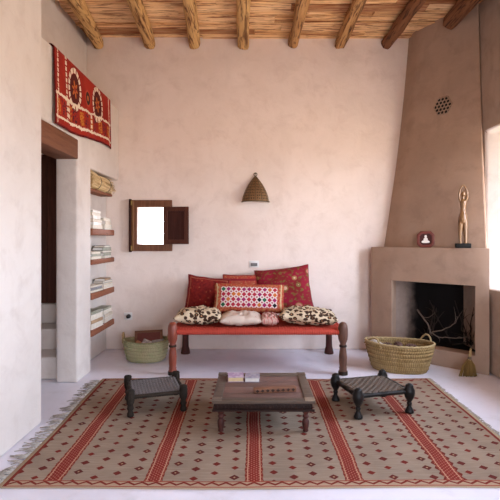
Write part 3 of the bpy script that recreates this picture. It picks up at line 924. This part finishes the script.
# ------------------------------------------------------------------ coffee table
tx0, tx1, ty0, ty1, tz = -.269, .389, 2.93, 3.55, .226
TW, TD = tx1 - tx0, ty1 - ty0
tb = thing('coffee_table', 'low square brown wooden coffee table in the middle of the rug', 'table', ((tx0 + tx1) / 2, (ty0 + ty1) / 2, RUGZ))
H = tz - RUGZ
w2, d2 = TW / 2, TD / 2
bw = .062
bm = bmesh.new()
box(bm, -w2, w2, -d2, -d2 + bw, H - .022, H); box(bm, -w2, w2, d2 - bw, d2, H - .022, H)
box(bm, -w2, -w2 + bw, -d2 + bw + .001, d2 - bw - .001, H - .022, H); box(bm, w2 - bw, w2, -d2 + bw + .001, d2 - bw - .001, H - .022, H)
obj('top_frame', bm, M['table_wood'], tb, smooth_=False, bevel=.004)
bm = bmesh.new()
npl = 4; pw = (TD - 2 * bw) / npl
for i in range(npl): box(bm, -w2 + bw - .002, w2 - bw + .002, -d2 + bw + i * pw + .001, -d2 + bw + (i + 1) * pw - .001, H - .024, H - .008)
obj('top_panel', bm, M['table_panel'], tb, smooth_=False, bevel=.002)
for nm, (a, b, c, e) in (('f', (-w2 + .014, w2 - .014, -d2 + .012, -d2 + .032)), ('b', (-w2 + .014, w2 - .014, d2 - .032, d2 - .012)), ('l', (-w2 + .012, -w2 + .032, -d2 + .033, d2 - .033)), ('r', (w2 - .032, w2 - .012, -d2 + .033, d2 - .033))):
    bm = bmesh.new(); box(bm, a, b, c, e, H - .066, H - .0225)
    ap = obj('apron', bm, M['table_dark'], tb, smooth_=False, bevel=.003)
    bm = bmesh.new()
    if nm in 'fb':
        yy = c - .004 if nm == 'f' else e - .002
        box(bm, a - .012, b + .012, yy - .004, yy + .010, H - .072, H - .060)
        for k in range(26):
            xx = a + .02 + (b - a - .04) * k / 25
            tube(bm, [(xx, yy + .004, H - .056), (xx + .008, yy + .003, H - .042), (xx, yy + .004, H - .028)], .0028, 4)
    else:
        xx = a - .004 if nm == 'l' else e - .002
        box(bm, xx - .004, xx + .010, c - .02, e + .02, H - .072, H - .060)
    obj('moulding', bm, M['table_dark'], ap, smooth_=False)
lp = [(.015, 0), (.018, .03), (.016, .12), (.020, .22), (.023, .38), (.021, .50), (.013, .58), (.020, .64), (.020, .70), (.014, .76), (.022, .86), (.024, 1.0)]
for sx in (-1, 1):
    for sy in (-1, 1):
        bm = bmesh.new(); lathe(bm, [(r, z * (H - .066)) for r, z in lp], 16, sx * (w2 - .055), sy * (d2 - .045))
        box(bm, sx * (w2 - .055) - .024, sx * (w2 - .055) + .024, sy * (d2 - .045) - .012, sy * (d2 - .045) + .012, H - .080, H - .064)
        obj('leg', bm, M['bed_leg_dark'], tb, auto=40)
        bm = bmesh.new()
        cx_, cy_ = sx * (w2 - .030), sy * (d2 - .030)
        box(bm, cx_ - .032, cx_ + .032, cy_ - .032, cy_ + .032, H - .002, H + .0025)
        for dx in (-.02, .02):
            for dy in (-.02, .02): sphere(bm, (cx_ + dx, cy_ + dy, H + .003), .004, (1, 1, .6), 8, 5)
        obj('corner_plate', bm, M['metal_corner'] if (sx == 1 and sy == -1) else M['table_wood'], tb, smooth_=False)

# ------------------------------------------------------------------ books
def book(name, w, d, h, cover, page, loc, rz, label, group=None, cat='book', spine='back', rx=None, rot=None):
    """lying book: w along x, d along y, spine on the +y or -y or end side"""
    o_bm = bmesh.new(); c = min(.004, h * .14)
    box(o_bm, -w / 2, w / 2, -d / 2, d / 2, 0, c); box(o_bm, -w / 2, w / 2, -d / 2, d / 2, h - c, h)
    if spine == 'back': box(o_bm, -w / 2, w / 2, d / 2 - c, d / 2, c, h - c)
    elif spine == 'front': box(o_bm, -w / 2, w / 2, -d / 2, -d / 2 + c, c, h - c)
    o = obj(name, o_bm, cover, smooth_=False)
    tag(o, label, cat, group)
    o.location = loc; o.rotation_euler = rot if rot else (0, 0, rz)
    bm = bmesh.new(); e = .004
    y0 = -d / 2 + (c if spine == 'front' else e); y1 = d / 2 - (c if spine == 'back' else e)
    box(bm, -w / 2 + e, w / 2 - e, y0, y1, c, h - c)
    obj('pages', bm, page, o, smooth_=False)
    return o
TT = tz - .008 + .0005
book('book', .115, .125, .036, BOOKC[7], M['paper_yellow'], ((235.8 - CX) * 3.40 / F, 3.40, TT), R(3), 'small book with mottled purple cover and yellowed pages on the coffee table', 'books on the coffee table')
book('book', .105, .115, .034, BOOKC[8], M['paper_white'], ((252.3 - CX) * 3.39 / F, 3.39, TT), R(-2), 'small book with grey cover and white pages on the coffee table', 'books on the coffee table')
# carved bar
cb = thing('carved_wooden_bar', 'long reddish carved wooden bar lying on the coffee table', 'carving', ((275 - CX) * 3.12 / F, 3.125, TT), R(8))
bm = bmesh.new(); box(bm, -.145, .145, -.024, .024, 0, .034)
obj('bar', bm, M['carved_bar'], cb, smooth_=False, bevel=.004)
bm = bmesh.new()
for k in range(8):
    xx = -.123 + k * .035
    for q in (0, 1):
        pts = [(xx - .013, 0, .017), (xx, 0, .028), (xx + .013, 0, .017), (xx, 0, .006)]
        vs = [bm.verts.new((p[0], -.0245, p[2])) for p in pts]; ap_ = bm.verts.new((xx, -.021, .017))
        bk_ = [bm.verts.new((p[0], -.0238, p[2])) for p in pts]
        if q == 0:
            bm.faces.new(bk_)
            for i in range(4): bm.faces.new((vs[i], vs[(i + 1) % 4], bk_[(i + 1) % 4], bk_[i]))
            bm.faces.new(vs)
        break
for v in [v for v in bm.verts if not v.link_faces]: bm.verts.remove(v)
obj('carved_diamonds', bm, M['table_dark'], cb, smooth_=False)

# ------------------------------------------------------------------ daybed
bx0, bx1, by0, by1 = -.755, .826, 4.27, 5.07
bed = thing('daybed', 'wooden daybed with turned legs and red woven seat against the back wall', 'daybed', ((bx0 + bx1) / 2, (by0 + by1) / 2, 0))
bw2, bd2 = (bx1 - bx0) / 2, (by1 - by0) / 2
bprof = [(.036, 0), (.040, .02), (.041, .07), (.034, .11), (.037, .13), (.032, .16), (.036, .24), (.037, .34), (.033, .45), (.028, .52), (.032, .54), (.032, .57), (.026, .59), (.034, .63), (.043, .68), (.046, .76), (.045, .88), (.040, .95), (.030, .99), (.012, 1.01), (.001, 1.012)]
bprof_back = [(.050, 0), (.052, .03), (.044, .10), (.036, .16), (.034, .3), (.034, .5), (.030, .56), (.040, .66), (.044, .8), (.042, .93), (.028, 1.0), (.001, 1.01)]
for sx, sy, mt, lb in ((-1, -1, 'bed_leg_red', 'red lacquered turned front leg'), (1, -1, 'bed_leg_brown', 'brown turned front leg'), (-1, 1, 'bed_leg_dark', None), (1, 1, 'bed_leg_dark', None)):
    bm = bmesh.new(); lathe(bm, [(r, z * .485) for r, z in (bprof if sy < 0 else bprof_back)], 24, sx * bw2, sy * bd2)
    o = obj('leg', bm, M[mt], bed)
    if lb: o['label'] = lb
    if sy < 0:
        bm = bmesh.new(); lathe(bm, [(.0415, .0005), (.0435, .004), (.0435, .03), (.041, .036)], 24, sx * bw2, sy * bd2)
        obj('foot_ring', bm, M['stool_grey'], o)
        bm = bmesh.new(); lathe(bm, [(.0325, .258), (.0345, .262), (.0345, .274), (.032, .278)], 24, sx * bw2, sy * bd2)
        obj('ring', bm, M['stool_grey'], o)
BZ = .396
for i, (a, b) in enumerate((((-bw2, -bd2), (bw2, -bd2)), ((-bw2, bd2), (bw2, bd2)), ((-bw2, -bd2), (-bw2, bd2)), ((bw2, -bd2), (bw2, bd2)))):
    bm = bmesh.new(); pa, pb = Vector((*a, BZ)), Vector((*b, BZ)); L = (pb - pa).length; n = int(L / .0055)
    pts = [pa.lerp(pb, .025 + .95 * k / n) for k in range(n + 1)]
    tube(bm, pts, [.026 + .0022 * math.sin(k * PI * .5) for k in range(n + 1)], 12)
    obj('rail', bm, M['red_cord'], bed)
bm = bmesh.new()
weave(bm, [(-bw2 + .02, -bd2 + .02, BZ + .016), (bw2 - .02, -bd2 + .02, BZ + .016), (bw2 - .02, bd2 - .02, BZ + .016), (-bw2 + .02, bd2 - .02, BZ + .016)], 56, 28, .0135, .005)
obj('woven_seat', bm, M['red_cord'], bed)

# ------------------------------------------------------------------ cushions
def pillow(name, w, h, t, mat, loc, rot, label, pinch=.05, seed=0, wr=.004, flat=False, trim=None, sag=0.0, cat='cushion', p_=2.4):
    """w along x, h along z from 0, thickness along y (flat=True: lies with h along y, thickness up)"""
    bm = bmesh.new(); n, m = 34, 28
    def pt(a, b, s):
        A, B = a * 2 - 1, b * 2 - 1
        x = A * w / 2 * (1 - pinch * (1 - B * B) * abs(A) ** 2)
        z = B * h / 2 * (1 - pinch * (1 - A * A) * abs(B) ** 2)
        th = ((1 - abs(A) ** p_) * (1 - abs(B) ** p_)) ** .55 * t / 2
        wk = wr * noise.noise(Vector((A * 3.1 + seed, B * 3.1, s * 2 + seed))) + wr * .5 * noise.noise(Vector((A * 8 + seed, B * 8, s)))
        edgef = min(1, (1 - max(abs(A), abs(B))) * 6)
        y_ = s * (th + wk * edgef * 2)
        x += wr * 1.5 * noise.noise(Vector((B * 2.5, seed, 7))); z += wr * 1.5 * noise.noise(Vector((A * 2.5, seed + 4, 9)))
        if flat:
            return Vector((x, z + h / 2, (t / 2 + y_ if s > 0 else max(t / 2 + y_ * .9, 0)) - sag * A * A * t))
        return Vector((x, -y_, z + h / 2))
    uvf = lambda a, b: (a, b)
    grid(bm, n, m, lambda a, b: pt(a, b, 1), uvf); grid(bm, n, m, lambda a, b: pt(a, b, -1), uvf)
    bmesh.ops.remove_doubles(bm, verts=bm.verts[:], dist=.0006)
    o = obj(name, bm, mat)
    tag(o, label, cat); o.location = loc; o.rotation_euler = rot
    if trim is not None:
        bm = bmesh.new(); pts = []
        for k in range(28): pts.append(pt(k / 28, 0, 0))
        for k in range(24): pts.append(pt(1, k / 24, 0))
        for k in range(28): pts.append(pt(1 - k / 28, 1, 0))
        for k in range(25): pts.append(pt(0, 1 - k / 24, 0))
        tube(bm, pts, .0055, 6)
        obj('piping', bm, trim, o)
    return o
SZ = BZ + .034
pillow('cushion', .46, .42, .13, M['darkred'], (-.535, 4.985, SZ + .005), (R(-11), R(7), R(4)), 'dark red square cushion behind the left leopard-print cushion', .07, 1, trim=M['piping'])
pillow('cushion', .40, .42, .09, M['patch'], (-.145, 5.055, SZ + .02), (R(-8), R(0), R(0)), 'small orange-red patchwork cushion mostly hidden behind the diamond bolster', .05, 2, trim=M['piping'])
pillow('cushion', .60, .50, .14, M['flower'], (.355, 4.995, SZ + .025), (R(-12), R(-7), R(-3)), 'large crimson cushion with floral embroidery, tallest at the back right', .06, 3, trim=M['piping'])
bo = pillow('bolster_cushion', .735, .30, .15, M['bolster'], (-.055, 4.72, SZ + .075), (R(-16), R(1.5), R(0)), 'long red bolster cushion with white diamond lattice in the middle', .03, 4)
for s in (-1, 1):
    bm = bmesh.new()
    for q in range(5):
        zz = .06 + q * .042
        sphere(bm, (s * .318, -.022 - .012, zz + .02), .008, (.6, .6, 1.9), 8, 6)
    obj('braid_trim', bm, M['rind'], bo)
pillow('cushion', .45, .42, .165, M['leopard'], (-.528, 4.32, SZ), (R(-2), 0, R(4)), 'plump leopard-print cushion at the red-leg end of the daybed', .05, 5, .010, flat=True, p_=3.0)
pillow('cushion', .57, .44, .16, M['leopard_wide'], (.508, 4.31, SZ), (R(-2), R(3), R(-5)), 'wide leopard-print cushion at the brown-leg end of the daybed', .05, 6, .012, flat=True, p_=3.0)
pillow('cushion', .40, .40, .11, M['beige'], (-.125, 4.30, SZ), (0, 0, R(1)), 'flat beige printed cushion in front of the diamond bolster', .03, 7, .008, flat=True, p_=4.0)
pillow('cushion', .165, .34, .105, M['pink'], (.148, 4.31, SZ), (0, 0, R(-1)), 'small pinkish printed cushion beside the wide leopard-print cushion', .03, 8, .006, flat=True, p_=4.0)

# ------------------------------------------------------------------ baskets
def basket(name, label, loc, rz, prof, rx, ry, mat, handles, cat='basket'):
    """prof: list of (scale, z); outer then inner wall"""
    t = thing(name, label, cat, loc, rz)
    bm = bmesh.new(); n = 64; uvl = bm.loops.layers.uv.verify()
    full = []
    hmax = prof[-1][1]
    for k in range(41):
        s = k / 40 * (len(prof) - 1); i = min(int(s), len(prof) - 2); f = s - i
        full.append((prof[i][0] * (1 - f) + prof[i + 1][0] * f, prof[i][1] * (1 - f) + prof[i + 1][1] * f))
    th = .012
    def ring(sc, z, inset, k=0): return [bm.verts.new(((rx * sc - inset) * math.cos(2 * PI * q / n), (ry * sc - inset) * math.sin(2 * PI * q / n), z + .006 * math.sin(2 * PI * q / n * 2 + 1) * z / hmax)) for q in range(n)]
    outer = [ring(sc + .010 * math.sin(k * PI / 2.2), z, 0) for k, (sc, z) in enumerate(full)]
    inner = [ring(sc, max(z, .012), th) for sc, z in full]
    def strip(A, B, va, vb):
        for q in range(n):
            f = bm.faces.new((A[q], A[(q + 1) % n], B[(q + 1) % n], B[q]))
            for l, uv in zip(f.loops, ((q / n, va), ((q + 1) / n, va), ((q + 1) / n, vb), (q / n, vb))): l[uvl].uv = uv
    for k in range(40): strip(outer[k], outer[k + 1], k / 40, (k + 1) / 40)
    strip(outer[40], inner[40], 1, 1)
    for k in range(40, 0, -1): strip(inner[k], inner[k - 1], k / 40, (k - 1) / 40)
    bm.faces.new(outer[0][::-1]); bm.faces.new(inner[0])
    obj('basket_body', bm, mat, t)
    bm = bmesh.new(); sc, z = full[-1]; pts = []
    for q in range(161):
        a = 2 * PI * q / 160
        pts.append(((rx * sc - th / 2) * math.cos(a), (ry * sc - th / 2) * math.sin(a), z + .004 + .006 * math.sin(a * 2 + 1)))
    tube(bm, pts, [.0105 + .0022 * math.sin(q * 1.6) for q in range(161)], 8)
    obj('rim', bm, M['rind'] if mat is M['straw'] else mat, t)
    for a0, span, hh, lean in handles:
        bm = bmesh.new(); pts = []
        for q in range(17):
            u = q / 16; a = a0 + (u - .5) * span
            out_ = 1 + lean * math.sin(PI * u)
            pts.append(((rx * sc) * out_ * math.cos(a), (ry * sc) * out_ * math.sin(a), z - .03 + (hh + .03) * math.sin(PI * u) ** .7 + .006 * math.sin(a * 2 + 1)))
        tube(bm, pts, [.009 + .0015 * math.sin(q * 2.2) for q in range(17)], 8)
        obj('handle', bm, M['rind'], t)
    return t
basket('straw_basket', 'large golden oval straw basket in front of the fireplace', (1.40, 4.44, 0), R(-22), [(.76, 0), (.82, .03), (.90, .12), (.97, .20), (1.0, .262)], .325, .205, M['straw'],
       [(R(215), 1.0, .035, -.22), (R(42), .55, .065, .03)])
gb = basket('green_straw_basket', 'pale green oval straw basket on the floor near the wall socket', (-1.125, 4.80, 0), R(2), [(.74, 0), (.84, .02), (.93, .09), (.98, .16), (1.0, .205)], .238, .185, M['straw_green'],
       [(R(178), .42, .075, .0), (R(2), .42, .045, -.05)])
# contents of the green basket
pf = thing('framed_board', 'flat brown framed board leaning up inside the green basket', 'board', (-1.115, 4.855, .045), R(-4))
pfm = Matrix.Rotation(R(-17), 4, 'X') @ Matrix.Rotation(R(-4), 4, 'Y')
bm = bmesh.new()
for a in ((-.15, .15, 0, .025), (-.15, .15, .225, .25)): box(bm, a[0], a[1], -.008, .008, a[2], a[3], M4=pfm)
for a in ((-.15, -.125), (.125, .15)): box(bm, a[0], a[1], -.008, .008, .025, .225, M4=pfm)
obj('frame', bm, M['carved_bar'], pf, smooth_=False)
bm = bmesh.new(); box(bm, -.126, .126, -.003, .004, .024, .226, M4=pfm)
obj('board', bm, M['frame_red'], pf, smooth_=False)
for x, yy, z, rx_, ry_, rz_, w_, d_, ci, lab in (
        (-1.085, 4.775, .150, 30, 22, 4, .17, .13, 9, 'black and white printed magazine lying tilted in the middle of the green basket'),
        (-1.010, 4.790, .165, 34, -10, -8, .13, .12, 5, 'slate grey magazine beside the daybed end of the green basket'),
        (-1.195, 4.800, .135, 40, 30, 10, .11, .12, 6, 'rust brown booklet at the handle end of the green basket')):
    book('magazine', w_, d_, .008, BOOKC[ci], M['paper_white'], (x, yy, z), 0, lab, cat='magazine', rot=(R(rx_), R(ry_), R(rz_)))
# contents of the golden basket
def pinecone(bm, c, L, r, ax):
    ax = Vector(ax).normalized(); u = ax.orthogonal().normalized(); w = ax.cross(u)
    c = Vector(c)
    for k in range(9):
        t = k / 8; rr = r * math.sin(PI * (.12 + .82 * t)) 
        m = 8
        for q in range(m):
            a = 2 * PI * (q + .5 * (k % 2)) / m
            d = u * math.cos(a) + w * math.sin(a)
            p = c + ax * (t - .5) * L
            tube(bm, [p + d * rr * .3, p + d * rr * .8 + ax * .006, p + d * rr * 1.12 + ax * .016], [r * .22, r * .30, r * .10], 5)
    tube(bm, [c - ax * L * .45, c + ax * L * .45], r * .5, 8)
random.seed(21)
for i, (x, yy, z) in enumerate(((-.10, .02, .20), (.0, -.03, .205), (.09, .04, .20), (.17, -.02, .195), (-.02, .10, .20), (.12, .12, .185), (-.16, -.05, .18),
        (-.13, .0, .06), (0, .05, .06), (.13, .0, .06), (0, -.06, .06), (-.10, -.02, .13), (.02, .02, .135), (.13, .03, .125))):
    bm = bmesh.new(); pinecone(bm, (0, 0, 0), .10, .042, (random.uniform(-1, 1), random.uniform(-1, 1), random.uniform(-.2, .8)))
    o = obj('pine_cone', bm, M['pinecone'])
    c, s = math.cos(R(-22)), math.sin(R(-22))
    o.location = (1.40 + c * x - s * yy, 4.44 + s * x + c * yy, z)
    tag(o, 'brown pine cone heaped inside the golden straw basket', 'pine cone', 'pine cones in the golden basket')
bm = bmesh.new()
for k in range(6):
    tube(bm, [(-.09, 0, 0), (.09, 0, 0)], .006 + k * .0045, 14, cap=(k == 5))
o = obj('rolled_newspaper', bm, M['cone_pale']); o.location = (1.20, 4.53, .235); o.rotation_euler = (0, R(16), R(-48))
tag(o, 'pale rolled newspaper at the back-wall end of the golden basket', 'newspaper')
# ------------------------------------------------------------------ niche shelves and books
SY0, SY1 = 4.352, 5.04
shelves = [(1.36, .062, 'top'), (1.063, .050, 'second'), (.742, .062, 'third'), (.392, .062, 'bottom')]
WH = ['highest book shelf', 'second book shelf down', 'third book shelf down', 'lowest book shelf']
SHL = ['red-brown wooden niche shelf level with the small window, highest of the four with books', 'red-brown wooden niche shelf, second of the four with books', 'red-brown wooden niche shelf, third of the four with books', 'red-brown wooden niche shelf nearest the floor']
for i, (z, th, nm) in enumerate(shelves):
    bm = bmesh.new(); box(bm, -1.678, -1.528, SY0, SY1, z - th, z)
    o = obj('wall_shelf', bm, M['shelf_wood'], smooth_=False, bevel=.010, seg=3)
    tag(o, SHL[i], 'shelf', 'wooden shelves in the niche')
random.seed(33)
WORD = ['lowest', 'second', 'third', 'fourth', 'fifth', 'sixth']
def stack(si, y, specs, which):
    z = shelves[si][0] + .0006
    n = len(specs)
    for k, (ci, L, w, h) in enumerate(specs):
        pos = 'at the bottom' if k == 0 else ('on top' if k == n - 1 else WORD[k] + ' from the bottom')
        rz = R(random.uniform(-5, 5))
        lab = f'{CNAME[ci]} book {pos} of {which}, {WH[si]}'
        book('book', L, w, h, BOOKC[ci], M['paper_white'] if k % 2 else M['paper'], (-1.676 + .004 + w / 2 + .012, y + random.uniform(-.01, .01), z), PI / 2 + rz, lab, 'books in the niche', spine='front' if k % 2 else 'back')
        z += h + .0006
NEAR, FAR = 'pile nearer the doorway', 'pile nearer the window'
stack(0, 4.53, [(0, .29, .125, .035), (1, .27, .12, .030), (3, .28, .12, .028), (1, .26, .115, .032), (0, .25, .11, .030), (1, .23, .11, .022)], NEAR)
stack(0, 4.875, [(1, .25, .12, .050), (0, .24, .115, .040), (1, .22, .11, .030)], FAR)
stack(1, 4.52, [(0, .28, .12, .026), (2, .27, .115, .024), (0, .25, .11, .020)], NEAR)
stack(1, 4.86, [(1, .28, .12, .022), (2, .26, .115, .030), (4, .24, .11, .024), (2, .25, .11, .030), (4, .22, .11, .022)], FAR)
stack(2, 4.53, [(2, .30, .12, .024), (5, .28, .115, .024), (0, .27, .115, .016)], NEAR)
stack(2, 4.88, [(1, .28, .12, .035), (0, .25, .115, .022), (5, .24, .11, .024), (3, .22, .11, .020)], FAR)
stack(3, 4.53, [(1, .29, .125, .05), (3, .28, .12, .035), (1, .28, .12, .05), (2, .25, .11, .03)], NEAR)
stack(3, 4.88, [(1, .27, .12, .05), (0, .25, .12, .035), (1, .27, .11, .04), (2, .24, .11, .022)], FAR)
# top board with straw bundle
bm = bmesh.new(); box(bm, -1.678, -1.545, SY0, 5.02, 1.722, 1.745)
tag(obj('wall_shelf', bm, M['shelf_wood'], smooth_=False, bevel=.005), 'thin wooden niche shelf under the straw bundle, above the books', 'shelf', 'wooden shelves in the niche')
bm = bmesh.new(); random.seed(3)
for k in range(240):
    a = random.uniform(0, 2 * PI); rr = math.sqrt(random.random())
    x = -1.590 + .082 * rr * math.cos(a); z = 1.826 + .078 * rr * math.sin(a)
    y0 = SY0 + .006 + random.uniform(0, .04); y1 = 5.06 - random.uniform(0, .10)
    tube(bm, [(x, y0, z + random.uniform(0, .03)), (x + random.uniform(-.01, .01), 4.6, z + random.uniform(-.004, .008)), (x, (4.6 + y1) / 2, z), (x + random.uniform(-.015, .01), y1, max(z + random.uniform(-.02, .01), 1.75))], .0045, 4)
for v in bm.verts: v.co.x = max(v.co.x, -1.677); v.co.z = max(v.co.z, 1.7462)
sb = obj('straw_bundle', bm, M['straw_bundle'])
tag(sb, 'golden bundle of loose straw lying in the top of the niche', 'straw bundle')
bm = bmesh.new()
for yy in (4.55, 4.85):
    tube(bm, [(-1.590 + .0845 * math.cos(a), yy, max(1.7500, 1.826 + .082 * math.sin(a))) for a in [2 * PI * q / 24 for q in range(25)]], .003, 5)
obj('tie_cord', bm, M['cord_brown'], sb)

# ------------------------------------------------------------------ embroidered textile over the ledge
bm = bmesh.new()
TY0, TL_ = 3.50, 1.38
def tex(a, b):
    v = -.28 + .885 * b - .075 * a         # metres, negative lies on top of the ledge
    yy = TY0 + TL_ * a
    wav = .007 * math.sin(a * 17) + .004 * math.sin(a * 41 + 2)
    drop = 1.0
    if v < -.02:
        return Vector((XL + v + .0, yy + .01 * v, 2.746 + .003 * math.sin(a * 23)))
    if v < .02:
        t = (v + .02) / .04 * PI / 2
        return Vector((XL - .02 + .034 * math.sin(t), yy, 2.726 + .022 * math.cos(t)))
    out_ = .014 + (wav + .010) * min(1, v * 2.2)
    return Vector((XL + out_, yy + .055 * v * a, 2.726 - (v - .02) * (1.0 + .03 * math.sin(a * 6))))
grid(bm, 110, 80, tex, lambda a, b: (a * TL_, -.28 + .885 * b))
o = obj('embroidered_textile', bm, M['suzani'])
so = o.modifiers.new('thick', 'SOLIDIFY'); so.thickness = .005; so.offset = 0
tag(o, 'red embroidered textile with white-ringed medallions hanging over the wall ledge', 'textile')

# ------------------------------------------------------------------ wall lamp, socket, switch
sc_ = thing('wall_lamp', 'pierced brass half-dome lamp hung on the back wall', 'wall lamp', (.017, YB, 1.68))
bm = bmesh.new(); uvl = bm.loops.layers.uv.verify(); nS, nH = 28, 16
prof = [(.134 * (1 - (k / nH) ** 1.75) + .010, .29 * k / nH) for k in range(nH + 1)]
vs = []
for r, z in prof:
    row = []
    for q in range(nS + 1):
        a = PI + PI * q / nS
        f = 1 + .018 * abs(math.sin(a * 4.0))
        row.append(bm.verts.new((r * f * math.cos(a), r * f * math.sin(a) * .95 - .006, z)))
    vs.append(row)
for k in range(nH):
    for q in range(nS):
        f = bm.faces.new((vs[k][q], vs[k][q + 1], vs[k + 1][q + 1], vs[k + 1][q]))
        for l, (i, j) in zip(f.loops, ((q, k), (q + 1, k), (q + 1, k + 1), (q, k + 1))): l[uvl].uv = (i / nS, j / nH)
o = obj('shade', bm, M['sconce'], sc_)
so = o.modifiers.new('thick', 'SOLIDIFY'); so.thickness = .004; so.offset = 1
for q in range(7):
    bm = bmesh.new(); a = PI + PI * q / 6
    tube(bm, [(r * 1.03 * math.cos(a), min(r * 1.03 * math.sin(a) * .95 - .008, -.006), z) for r, z in prof], .0052, 6)
    obj('rib', bm, M['iron'], sc_)
bm = bmesh.new(); tube(bm, [(.158 * math.cos(a), min(.158 * math.sin(a) * .95 - .006, -.006), .004) for a in [PI + PI * q / 28 for q in range(29)]], .006, 6)
obj('rim', bm, M['iron'], sc_)
bm = bmesh.new(); tube(bm, [(.018 * math.cos(a), -.016, .315 + .018 * math.sin(a)) for a in [2 * PI * q / 20 for q in range(21)]], .005, 6)
obj('hanging_ring', bm, M['iron'], sc_)
bm = bmesh.new(); tube(bm, [(0, 0, .325), (0, -.028, .328)], .005, 8)
obj('hook', bm, M['iron'], sc_)

pl = at(128.3, 316, YB)
so_ = thing('wall_socket', 'white wall socket with black plug on the back wall above the green basket', 'socket', (pl.x, YB, pl.z))
bm = bmesh.new(); box(bm, -.046, .046, -.010, 0, -.042, .042); obj('plate', bm, M['white_plastic'], so_, smooth_=False, bevel=.004)
bm = bmesh.new(); tube(bm, [(.008, -.010, 0), (.008, -.045, 0)], [.026, .022], 16); pg = obj('plug', bm, M['black_plastic'], so_)
pl = at(254, 264, YB)
sw = thing('light_switch', 'white switch plate with dark rocker on the back wall above the cushions', 'switch', (pl.x, YB, pl.z))
bm = bmesh.new(); box(bm, -.056, .056, -.010, 0, -.038, .038); obj('plate', bm, M['white_plastic'], sw, smooth_=False, bevel=.004)
bm = bmesh.new(); box(bm, -.038, .038, -.014, -.009, -.024, .012); obj('rocker', bm, M['grey_plastic'], sw, smooth_=False, bevel=.003)

# ------------------------------------------------------------------ daylight
w = bpy.data.worlds.new('daylight'); scene.world = w; w.use_nodes = True
V.nt = w.node_tree
_, _, gz = xyz(coords('Generated'))
sky = mix(smooth(gz, .0, .5), (.88, .95, 1.08), (.72, .86, 1.1))
colr = mix(smooth(gz, -.06, .0), (.60, .49, .385), sky)
bg = w.node_tree.nodes['Background']
put(bg.inputs['Color'], colr); bg.inputs['Strength'].default_value = 10.0
def portal(name, loc, rot, sx, sy):
    l = bpy.data.lights.new(name, 'AREA'); l.shape = 'RECTANGLE'; l.size = sx; l.size_y = sy
    l.cycles.is_portal = True
    o = bpy.data.objects.new(name, l); COL.objects.link(o); o.location = loc; o.rotation_euler = rot
portal('large_window_daylight', (2.76, (DY0 + DY1) / 2, (DZ0 + DZ) / 2), (0, R(90), 0), DZ - DZ0, DY1 - DY0)
portal('added_near_window_daylight', (2.76, (EY0 + EY1) / 2, (EZ0 + EZ) / 2), (0, R(90), 0), EZ - EZ0, EY1 - EY0)  # sky light through the opening added nearer the camera
portal('fill_opening_daylight', ((FX0 + FX1) / 2, -1.88, (FZ0 + FZ1) / 2), (R(90), 0, 0), FX1 - FX0, FZ1 - FZ0)  # sky light through the fill opening added behind the camera
portal('small_window_daylight', ((wx0 + wx1) / 2, YB + .28, (wz0 + wz1) / 2), (R(-90), 0, 0), wx1 - wx0, wz1 - wz0)

# ------------------------------------------------------------------ camera and view
cam = bpy.data.cameras.new('camera'); co = bpy.data.objects.new('camera', cam); COL.objects.link(co)
co.location = (0, 0, CAMZ); co.rotation_euler = (R(90), 0, 0)
cam.lens = 36 * F / 500; cam.sensor_width = 36; cam.shift_x = -(CX - 250) / 500; cam.shift_y = (CY - 250) / 500
cam.clip_start = .02
scene.camera = co
vs_ = scene.view_settings
vs_.view_transform = 'Standard'; vs_.look = 'None'; vs_.exposure = 1.25; vs_.gamma = 1.0; vs_.use_curve_mapping = False
cy = scene.cycles
cy.max_bounces = 10; cy.diffuse_bounces = 6; cy.use_denoising = True
